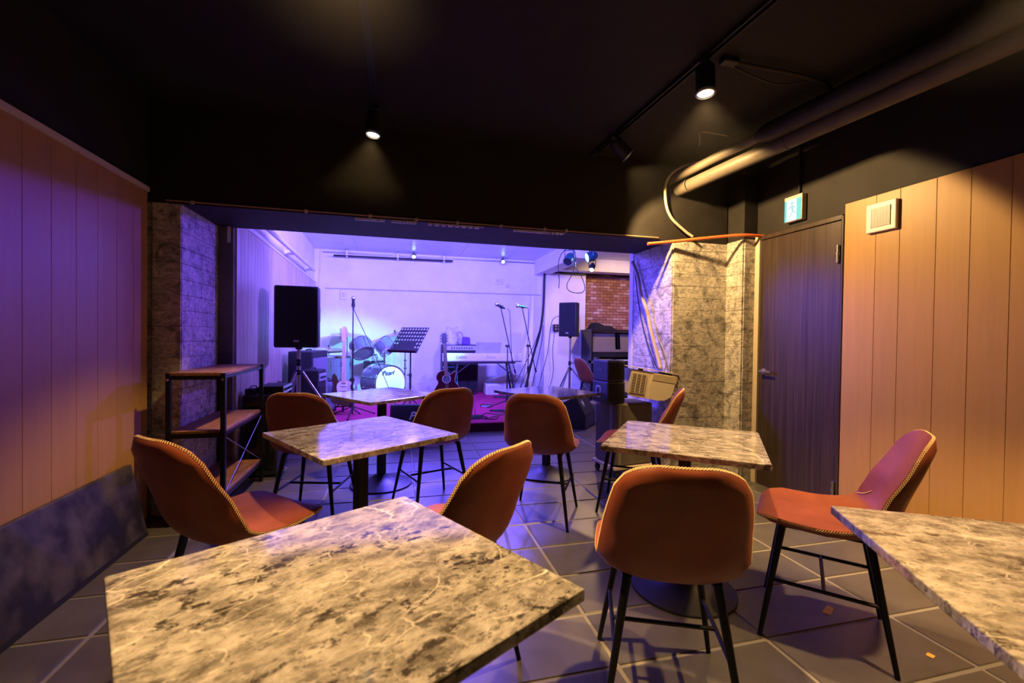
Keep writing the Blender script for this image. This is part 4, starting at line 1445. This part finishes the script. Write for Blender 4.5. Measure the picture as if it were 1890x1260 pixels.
# ------------------------------------------------------------------ bass amplifier, keyboard
t = thing('bass_amplifier', 'large black bass amplifier on casters behind the acoustic guitar', 'amplifier', (1.09, 8.18, ZP))
B().box((0, 0, .43), (.64, .38, .72), bev=.012, seg=2).done('cabinet', flat('amp_tolex', (.014, .014, .016), .6), t)
B().box((0, 0, .845), (.64, .38, .11 + .0), bev=.010).done('amp_head', flat('amp_tolex_2', (.014, .014, .016), .6), t, smooth=0)
B().box((0, -.193, .40), (.58, .008, .60), bev=.003).done('grille_cloth', GRILLE, t, smooth=0)
B().box((.02, -.193, .845), (.54, .008, .085), bev=.002).done('control_panel', SILVER, t, smooth=0)
for k in range(9):
    B().cyl((-.16 + k * .045, -.197, .845), (-.16 + k * .045, -.212, .845), .012, n=10).done('knob', BLK, t)
for sx in (-1, 1):
    for sy in (-1, 1):
        cs = B().box((sx * .26, sy * .14, .055), (.04, .04, .03)).done('caster', BLK, t, smooth=0)
        B().cyl((sx * .26 - .012, sy * .14, .026), (sx * .26 + .012, sy * .14, .026), .026, n=12).done('wheel', BLK, cs)
t = thing('plastic_bag', 'crumpled white plastic bag standing on the bass amplifier', 'bag', (.94, 8.15, ZP + .90))
b = B()
vs_, fs_ = [], []
rnd = random.Random(3)
NR, NK = 9, 18
for i in range(NR):
    zz = .27 * i / (NR - 1)
    w0 = .13 * (1 - .25 * (i / (NR - 1)) ** 1.5) * (0.9 if i == 0 else 1)
    for k in range(NK):
        q = 2 * PI * k / NK
        rr_ = w0 * (1 + rnd.uniform(-.13, .13))
        top = .05 * math.cos(q - 2.3) * (i / (NR - 1)) ** 3 + rnd.uniform(-.012, .012) * (i > 0)
        vs_.append((rr_ * math.cos(q), rr_ * .75 * math.sin(q), max(0, zz + top)))
for i in range(NR - 1):
    for k in range(NK):
        a, c = i * NK, (i + 1) * NK
        fs_.append([a + k, a + (k + 1) % NK, c + (k + 1) % NK, c + k])
fs_.append(list(range(NK))[::-1])
fs_.append([(NR - 1) * NK + k for k in range(NK)])
b._add(vs_, fs_)
b.done('bag_body', BAG, t, smooth=60)
for s_ in (-1, 1):
    B().tube(cat([(s_ * .05 - .03, 0, .23), (s_ * .07 - .02, 0, .31), (s_ * .09 + .02, .0, .33), (s_ * .06 + .05, 0, .25)], 5), [.012] * 16, 5).done('bag_handle', BAG, t)
t = thing('fabric_pouch', 'small purple square pouch on the bass amplifier next to the plastic bag', 'pouch', (1.20, 8.10, ZP + .90))
b = B().prism([(-.075, 0), (.075, 0), (.068, .14), (-.062, .15)], (0, -.05, 0), (1, 0, 0), (0, 0, 1), (0, .10, 0))
bmesh.ops.bevel(b.bm, geom=b.bm.edges[:], offset=.012, segments=2, affect='EDGES')
b.done('pouch_body', PURPLE, t, smooth=30)
B().tube(cat([(-.05, 0, .14), (-.08, 0, .20), (-.12, .0, .24), (-.16, 0, .20)], 5), .005, 6).done('strap', PURPLE, t)

t = thing('keyboard', 'long white digital piano seen from its back, on a folding stand', 'keyboard', (1.40, 7.5, .745))
b = B().prism([(-.14, 0), (.14, 0), (.15, .02), (.15, .06), (.02, .075), (-.02, .145), (-.12, .145), (-.145, .13), (-.145, .01)], (-.66, 0, 0), (0, 1, 0), (0, 0, 1), (1.32, 0, 0))
b.done('case', WHITE, t, smooth=30)
for sx in (-1, 1):
    B().box((sx * .655, 0, .07), (.035, .285, .13), bev=.006, seg=2).done('end_block', flat('cream_end', (.62, .60, .58), .4), t)
B().box((0, -.1462, .012), (1.30, .004, .012)).done('base_strip', BLK, t, smooth=0)
kw = B()
for k in range(52):
    kw.box((-.60 + k * .0231 + .012, .085, .077), (.0215, .13, .012))
ks = kw.done('white_keys', WHITE, t, smooth=0)
ks['kind'] = 'stuff'
INK = flat('grey_ink', (.12, .12, .16), .5)
lettering('CASIO', .062, INK, t, (-.385, -.1462, .078), (1, 0, 0), (0, 0, 1), bold=.001, space=1.05)
lettering('Privia', .068, flat('pale_ink', (.36, .33, .40), .5), t, (.115, -.1462, .080), (1, 0, 0), (0, 0, 1), space=1.05)
mr = B().prism([(-.225, 0), (.205, 0), (.235, .19), (-.205, .19)], (.09, -.06, .145), (1, 0, 0), V((0, .28, 1)).normalized(), (0, .006, 0)).done('music_rest', LAVENDER, t, smooth=0)
for z_ in (.07, .10, .13):
    B().box((.09, -.062 + z_ * .27, .145 + z_ * .96), (.16, .004, .004)).done('rest_slot', SILVER, t, smooth=0)
t = thing('keyboard_stand', 'black folding stand with slanted legs under the white digital piano', 'stand', (1.40, 7.5, ZP))
hz = .745 - ZP
for sy in (-.10, .10):
    B().box((0, sy, hz - .014), (1.10, .03, .026)).done('top_rail', BLK, t, smooth=0)
for sx in (-1, 1):
    for sy in (-1, 1):
        x0 = .44 * sx
        B().tube([(x0, sy * .10, hz - .03), (x0 + sx * .10 + (.03 if sy > 0 else 0), sy * .20, .012)], .018, 8).done('leg', BLK, t)
    B().tube([(sx * .24, -.10, hz - .03), (sx * .47, -.13, hz - .20)], .010, 6).done('brace', BLK, t)
    B().tube([(sx * .49, -.16, .30), (sx * .49, .16, .30)], .010, 6).done('cross_bar', BLK, t)
# teal chair-like panel and white boxes under the keyboard
t = thing('teal_stool', 'small teal plastic step stool under the drum end of the keyboard', 'stool', (.90, 7.87, ZP))
for sx in (-1, 1):
    B().prism([(-.10, 0), (-.07, 0), (-.05, .20), (.05, .20), (.07, 0), (.10, 0), (.075, .50), (-.075, .50)], (sx * .11 - .008, 0, 0), (0, 1, 0), (0, 0, 1), (.016, 0, 0)).done('side_panel', TEAL, t, smooth=0)
B().box((0, 0, .51), (.26, .17, .022), bev=.005).done('seat_top', TEAL, t, smooth=0)
B().box((0, -.05, .36), (.22, .012, .24)).done('front_panel', flat('dark_teal', (.03, .10, .14), .5), t, smooth=0)
t = thing('white_cover', 'white angular plastic housing on the floor behind the keyboard stand', 'housing', (1.93, 8.25, ZP))
b = B().prism([(-.36, 0), (.40, 0), (.40, .28), (.26, .36), (.0, .33), (-.28, .24), (-.36, .16)], (0, -.14, 0), (1, 0, 0), (0, 0, 1), (0, .28, 0))
bmesh.ops.bevel(b.bm, geom=b.bm.edges[:], offset=.012, segments=2, affect='EDGES')
b.done('shell', WHITE, t, smooth=20)
B().box((.18, -.143, .17), (.30, .006, .16), bev=.002).done('front_plate', flat('pale_plate', (.6, .58, .60), .4), t, smooth=0)
t = thing('white_vent_box', 'small white box with fine grille at the foot of the white housing', 'box', (1.66, 7.98, ZP))
B().box((0, 0, .10), (.24, .18, .19), bev=.008, seg=2).done('case', WHITE, t)
for k in range(7):
    B().box((0, -.0915, .04 + k * .02), (.20, .004, .008)).done('louvre', SILVER, t, smooth=0)

# ------------------------------------------------------------------ stage floor clutter
def coil(name, c, r, n, label, mt=CABLE, rr=.006, sq=.5, seed=1):
    k = random.Random(seed)
    pts = []
    for i in range(n * 10):
        q = i / 10 * 2 * PI
        d = r * (1 + .18 * math.sin(q * .37 + seed)) + k.uniform(-.012, .012)
        pts.append((c[0] + d * math.cos(q), c[1] + d * sq * math.sin(q) + .02 * math.sin(i * .5), ZP + rr + .004 * (i / 10)))
    return tag(B().tube(cat(pts, 2), rr, 5).done(name, mt), label, 'cable')


coil('coiled_cable', (.93, 5.78, 0), .17, 4, 'heap of black cable coiled near the stage edge', seed=2)
coil('coiled_cable', (1.42, 6.2, 0), .13, 3, 'loose coil of black cable behind the stage edge heap', seed=5)
coil('coiled_cable', (1.78, 7.55, 0), .16, 4, 'coiled black cable at the foot of the keyboard stand', seed=9)
tag(B().tube(cat([(1.1, 5.9, ZP + .006), (1.2, 6.05, ZP + .006), (1.32, 5.95, ZP + .006), (1.5, 6.05, ZP + .006), (1.62, 5.85, ZP + .006), (1.75, 5.95, ZP + .006)], 8), .006, 5).done('floor_cable', CABLE), 'black cable snaking over the maroon carpet', 'cable')
tag(B().tube(cat([(.7, 5.70, ZP + .006), (.85, 5.62, ZP + .006), (1.02, 5.66, ZP + .006), (1.2, 5.60, ZP + .006), (1.3, 5.75, ZP + .006)], 8), .006, 5).done('floor_cable', CABLE), 'black cable lying along the stage front', 'cable')
t = thing('metal_rod', 'slim pale metal boom rod lying across the carpet beside the cable heap', 'rod', (1.27, 5.80, ZP + .012), math.radians(42))
B().tube([(-.22, 0, 0), (.22, 0, 0)], .009, 8).done('tube', STEEL, t)
B().tube([(-.235, 0, 0), (-.19, 0, 0)], .0115, 8).done('end_cap', BLK, t)
for (x, y, rz, lab) in ((.98, 6.75, .2, 'small pedal with pale edge on the carpet in front of the amplifier'), (1.30, 6.62, -.1, 'flat dark pedal on the carpet nearer the microphone stands')):
    t = thing('effects_pedal', lab, 'pedal', (x, y, ZP), rz)
    B().box((0, 0, .018), (.17, .09, .036), bev=.005).done('case', BLK, t, smooth=0)
    B().box((0, -.047, .018), (.15, .003, .022)).done('front_plate', SILVER, t, smooth=0)
    B().cyl((.04, 0, .036), (.04, 0, .046), .012, n=10).done('switch', CHROME, t)
t = thing('small_tripod', 'tiny upright cable clip on the carpet at the cable heap', 'clip', (1.0, 5.85, ZP))
B().tube([(0, 0, .02), (0, 0, .13)], .004, 6).done('spike', BLK, t)
B().box((0, 0, .012), (.05, .03, .024), bev=.004).done('clip_base', BLK, t, smooth=0)
tag(B().box((1.86, 1.55, .001), (.075, .03, .002), .5).done('paper_scrap', LEAF, smooth=0), 'small yellow scrap of paper under the sideways chair', 'scrap')
tag(B().box((1.98, 1.235, .001), (.025, .022, .002), .3).done('paper_scrap', LEAF, smooth=0), 'tiny yellow scrap on the open floor tiles past the sideways chair', 'scrap')

# ------------------------------------------------------------------ cables and lamps round the stage
tag(B().tube(cat([(3.58, 8.222, 2.42), (3.2, 8.222, 2.425), (2.85, 8.22, 2.44), (2.74, 8.21, 2.42), (2.725, 8.22, 2.30), (2.715, 8.22, 1.8), (2.66, 8.2, 1.35), (2.52, 8.1, .95), (2.40, 8.0, .6), (2.3, 7.9, .3), (2.2, 7.8, ZP + .012)], 8), .022, 8).done('cable_bundle', CABLE), 'thick black cable bundle bending over the white wall corner and down to the stage', 'cable')
for k, (x0, x1) in enumerate(((2.60, 2.15), (2.55, 2.02), (2.66, 2.35))):
    tag(B().tube(cat([(2.70, 8.19, 1.6 - .1 * k), (x0, 8.1, 1.15), ((x0 + x1) / 2, 7.9, .7), (x1, 7.7, .3), (x1 - .08, 7.6, ZP + .008)], 8), .007, 6).done('loose_cable', CABLE),
        ['loose black cable fanning widest from the wall corner bundle', 'loose black cable fanning beside the keyboard from the wall corner', 'loose black cable hanging steepest from the wall corner bundle'][k], 'cable')
tag(B().tube(cat([(3.62, 8.54, 2.50), (3.9, 8.53, 2.47), (4.2, 8.53, 2.50), (4.5, 8.53, 2.46), (4.9, 8.53, 2.49)], 8), .02, 8).done('wall_cable', CABLE), 'black cable run sagging along the top of the brick wall', 'cable')
t = thing('pipe_rail', 'dark hanging rail on brackets along the top of the stage back wall', 'rail', (-.07, 8.36, 2.555))
B().tube([(-1.04, 0, 0), (1.04, 0, .013)], .017, 10).done('rail_tube', BLK, t)
for x in (-.82, .05, .88):
    B().box((x, .0, .05), (.03, .03, .14)).box((x, .06, .115), (.03, .15, .015)).done('bracket', WHITE, t, smooth=0)
t = thing('screen_rail', 'long white tube rail with black end running along the pine board wall', 'rail', (-1.19, 4.40, 2.17))
B().tube([(0, .03, 0), (-.085, 3.1, 0)], .024, 12).done('tube', WHITE, t)
B().tube([(0, -.03, 0), (0, .05, 0)], .030, 12).done('end_cap', BLK, t)
for f in (.02, .5, .97):
    x, y = -.085 * f, .05 + 3.0 * f
    B().box((x - .055, y, .0), (.12, .035, .05)).done('bracket', WHITE, t, smooth=0)
t = thing('wall_fitting', 'white bracket plate at the top of the grey corner beside the board wall', 'bracket', (-1.30, 3.975, 2.0))
B().box((.008, -.02, -.04), (.022, .03, .13), bev=.003).done('plate', WHITE, t, smooth=0)
tag(B().tube(cat([(-1.34, 8.48, 2.66), (-1.345, 8.48, 2.3), (-1.36, 8.48, 2.05), (-1.355, 8.48, 1.85), (-1.35, 8.48, 1.78)], 6), .006, 6).done('white_wire', WHITE), 'thin white wire running down the stage corner', 'cable')
for (x, z_, w_, h_, lab) in ((1.87, 2.25, .16, .13, 'white wall switch box high on the stage back wall'), (-.95, 1.98 + -.10, .11, .16, 'white blank wall plate above the drums'), (2.05, 2.17, .07, .07, 'little white socket below the wall switch box'), (.56, .22, .10, .09, 'white wall socket low beside the bass amplifier')):
    t = thing('wall_plate', lab, 'wall plate', (x, 8.5, z_))
    B().box((0, -.014, 0), (w_, .028, h_), bev=.004).done('plate', WHITE, t, smooth=0)
    B().box((0, -.030, 0), (w_ * .5, .006, h_ * .5), bev=.002).done('insert', flat('pale_insert', (.6, .58, .58), .4), t, smooth=0)


def par_can(loc, aim, label, lens, r=.075, L=.17, drop=.30, mt=BLK):
    t = thing('stage_light', label, 'stage light', loc)
    d = (V(aim) - V(loc)).normalized()
    R = frame_to(d)
    B().lathe([(.02, -L * .55), (r * .6, -L * .55), (r * .85, -L * .35), (r, -L * .2), (r, L * .5), (r - .006, L * .5), (r - .006, L * .45)], (0, 0, 0), R, 24).done('housing', mt, t)
    B().lathe([(0, 0), (r - .006, 0), (r - .006, .004), (0, .004)], d * L * .40, R, 24).done('lens', lens, t)
    sd = d.cross(V((0, 0, 1))).normalized()
    B().tube([sd * (r + .004), sd * (r + .008) + V((0, 0, r + .05)), -sd * (r + .008) + V((0, 0, r + .05)), -sd * (r + .004)], .007, 6).done('yoke', mt, t)
    B().cyl((0, 0, r + .05), (0, 0, drop), .010, n=8).done('hanging_rod', mt, t)
    B().cyl((0, 0, drop - .012), (0, 0, drop), .035, n=12).done('ceiling_plate', mt, t)
    return t


TEALMET = flat('teal_lamp_body', (.02, .10, .12), .4, .3)
par_can((2.36, 6.0, 2.31), (1.6, 5.2, 1.4), 'dark teal stage light hanging unlit before the white beam', BLK, .065, .18, ZS - 2.31, TEALMET)
par_can((2.70, 6.0, 2.36), (.2, 6.1, 1.55), 'stage light shining bright cyan towards the drums', LENSC, .07, .15, ZS - 2.36, TEALMET)
par_can((2.76, 6.1, 2.22), (2.0, 4.9, .9), 'small dark spotlight with warm lens under the cyan stage light', LENSW, .042, .15, ZS - 2.22, BLK)
tag(B().tube(cat([(2.32, 6.0, 2.45), (2.24, 6.02, 2.36), (2.20, 6.02, 2.2), (2.22, 6.02, 2.0), (2.215, 6.02, 1.88)], 8), .006, 6).done('plug_lead', CABLE), 'short black lead with a plug hanging from the unlit teal stage light', 'cable')
tag(B().tube(cat([(2.42, 6.0, 2.48), (2.47, 6.02, 2.3), (2.42, 6.03, 2.1), (2.34, 6.03, 1.93), (2.40, 6.03, 1.84), (2.56, 6.03, 1.83), (2.62, 6.03, 1.90), (2.57, 6.03, 2.05), (2.47, 6.03, 2.2), (2.44, 6.02, 2.36), (2.40, 6.0, 2.47)], 8), .006, 6).done('looped_lead', CABLE), 'black lead hanging in a long loop beneath the unlit teal stage light', 'cable')

# ------------------------------------------------------------------ upright piano
t = thing('upright_piano', 'black upright piano with pale panels under the brick wall', 'piano', (4.27, 7.98, 0))
for sx in (-1, 1):
    B().box((sx * .735, .02, .65), (.03, .50, 1.30), bev=.004).done('side_panel', PIANOCASE, t, smooth=0)
B().box((0, .20, .66), (1.44, .10, 1.26)).done('back_panel', PIANOCASE, t, smooth=0)
B().box((0, .02, 1.315), (1.53, .54, .03), bev=.005).done('top_lid', PIANOCASE, t, smooth=0)
Rt = M.Rotation(math.radians(-6), 3, 'X')
B().box((-.46, -.12, 1.12), (.50, .02, .34), R=Rt, bev=.003).done('upper_panel', PIANOPANEL, t, smooth=0)
B().box((.32, -.13, 1.10), (.86, .02, .30), R=Rt, bev=.003).done('upper_panel', PIANOPANEL, t, smooth=0)
B().box((-.16, -.125, 1.12), (.02, .03, .34), R=Rt).done('panel_divider', PIANOCASE, t, smooth=0)
B().box((0, -.16, .93), (1.44, .03, .05), bev=.004).done('music_shelf', PIANOPANEL, t, smooth=0)
B().box((0, -.22, .86), (1.44, .03, .10), R=M.Rotation(math.radians(12), 3, 'X')).done('fallboard', PIANOCASE, t, smooth=0)
B().box((0, -.28, .72), (1.50, .36, .06), bev=.004).done('key_bed', PIANOCASE, t, smooth=0)
kk = B()
for k in range(52):
    kk.box((-.60 + k * .0235, -.36, .762), (.0222, .15, .018))
kk = kk.done('white_keys', WHITE, t, smooth=0)
kk['kind'] = 'stuff'
kb_ = B()
for k in range(51):
    if k % 7 not in (2, 6):
        kb_.box((-.60 + k * .0235 + .0118, -.33, .775), (.012, .09, .018))
kb_ = kb_.done('black_keys', BLKGLOSS, t, smooth=0)
kb_['kind'] = 'stuff'
for sx in (-1, 1):
    B().box((sx * .70, -.28, .78), (.06, .34, .09), bev=.005).done('key_block', PIANOCASE, t, smooth=0)
    B().box((sx * .69, -.41, .35), (.06, .06, .68), bev=.005).done('leg', PIANOCASE, t, smooth=0)
B().box((0, -.06, .36), (1.44, .02, .66), bev=.003).done('lower_panel', PIANOCASE, t, smooth=0)
for k in range(3):
    B().box((-.08 + k * .08, -.13, .06), (.025, .12, .012), bev=.003).done('pedal', BRASSY, t, smooth=0)
t = thing('folded_cloth', 'crumpled black cloth lying on top of the upright piano', 'cloth', (3.82, 7.96, 1.331))
b = B()
rnd = random.Random(4)
vs_, fs_ = [], []
NX, NY = 22, 9
for i in range(NX + 1):
    for j in range(NY + 1):
        u_, v_ = i / NX, j / NY
        e = min(1, 5 * min(u_, 1 - u_, v_, 1 - v_))
        hgt = (.10 * math.exp(-((u_ - .22) / .2) ** 2) + .045 * math.exp(-((u_ - .65) / .25) ** 2) + .02) * e ** .7 + rnd.uniform(0, .018) * e
        vs_.append(((u_ - .5) * .52 + .03 * math.sin(v_ * 7), (v_ - .5) * .34 + .02 * math.sin(u_ * 9), hgt))
for i in range(NX):
    for j in range(NY):
        a = i * (NY + 1) + j
        fs_.append([a, a + NY + 1, a + NY + 2, a + 1])
b._add(vs_, fs_)
r_ = bmesh.ops.extrude_face_region(b.bm, geom=b.bm.faces[:])
for g in r_['geom']:
    if isinstance(g, bmesh.types.BMVert):
        g.co.z = max(0.002, g.co.z * .0)
b.done('cloth_fold', CLOTH, t, smooth=60)


def added_rail_light(x, tgt, label):
    loc = (x, 8.30, 2.60)  # lit fixture added where the rail shows glare, to throw blue on the floor
    t = thing('added_rail_spotlight', label, 'stage light', loc, 0, 'small spotlights added on the back rail')
    d = (V(tgt) - V(loc)).normalized()
    R = frame_to(d)
    B().lathe([(0, -.10), (.030, -.10), (.036, -.06), (.036, .02), (.032, .02), (.032, .005)], (0, 0, 0), R, 20).done('housing', BLK, t)
    B().lathe([(0, 0), (.031, 0), (.031, .003), (0, .003)], d * .006, R, 20).done('lens', LENSC, t)
    B().cyl((0, 0, .03), (0, 0, .088), .008, n=8).done('hanger', BLK, t)
    p = V(loc) + d * .06
    spot('added_rail_lamp', p, tgt, 260, (0.15, 0.095, 1.0), 50, 1.0, .10)


added_rail_light(.26, (.0, 3.2, .3), 'small bright spotlight added on the back rail above the music stand')
added_rail_light(1.92, (1.3, 3.2, .3), 'small bright spotlight added on the back rail above the boom microphones')

# scatter slab added under the ceiling lamps to stand in for their bloom
hm = bpy.data.materials.new('haze')
hm.use_nodes = True
hm.node_tree.nodes.clear()
vn = hm.node_tree.nodes.new('ShaderNodeVolumeScatter')
vn.inputs['Density'].default_value = 0.0045
vn.inputs['Anisotropy'].default_value = 0.3
on = hm.node_tree.nodes.new('ShaderNodeOutputMaterial')
hm.node_tree.links.new(vn.outputs[0], on.inputs['Volume'])
hz = B().box((.33, 1.9, 2.24), (3.5, 2.7, .36)).done('haze', hm, smooth=0)
tag(hz, 'thin haze layer added for the glow under the lit ceiling spotlights', 'haze', kind='stuff')
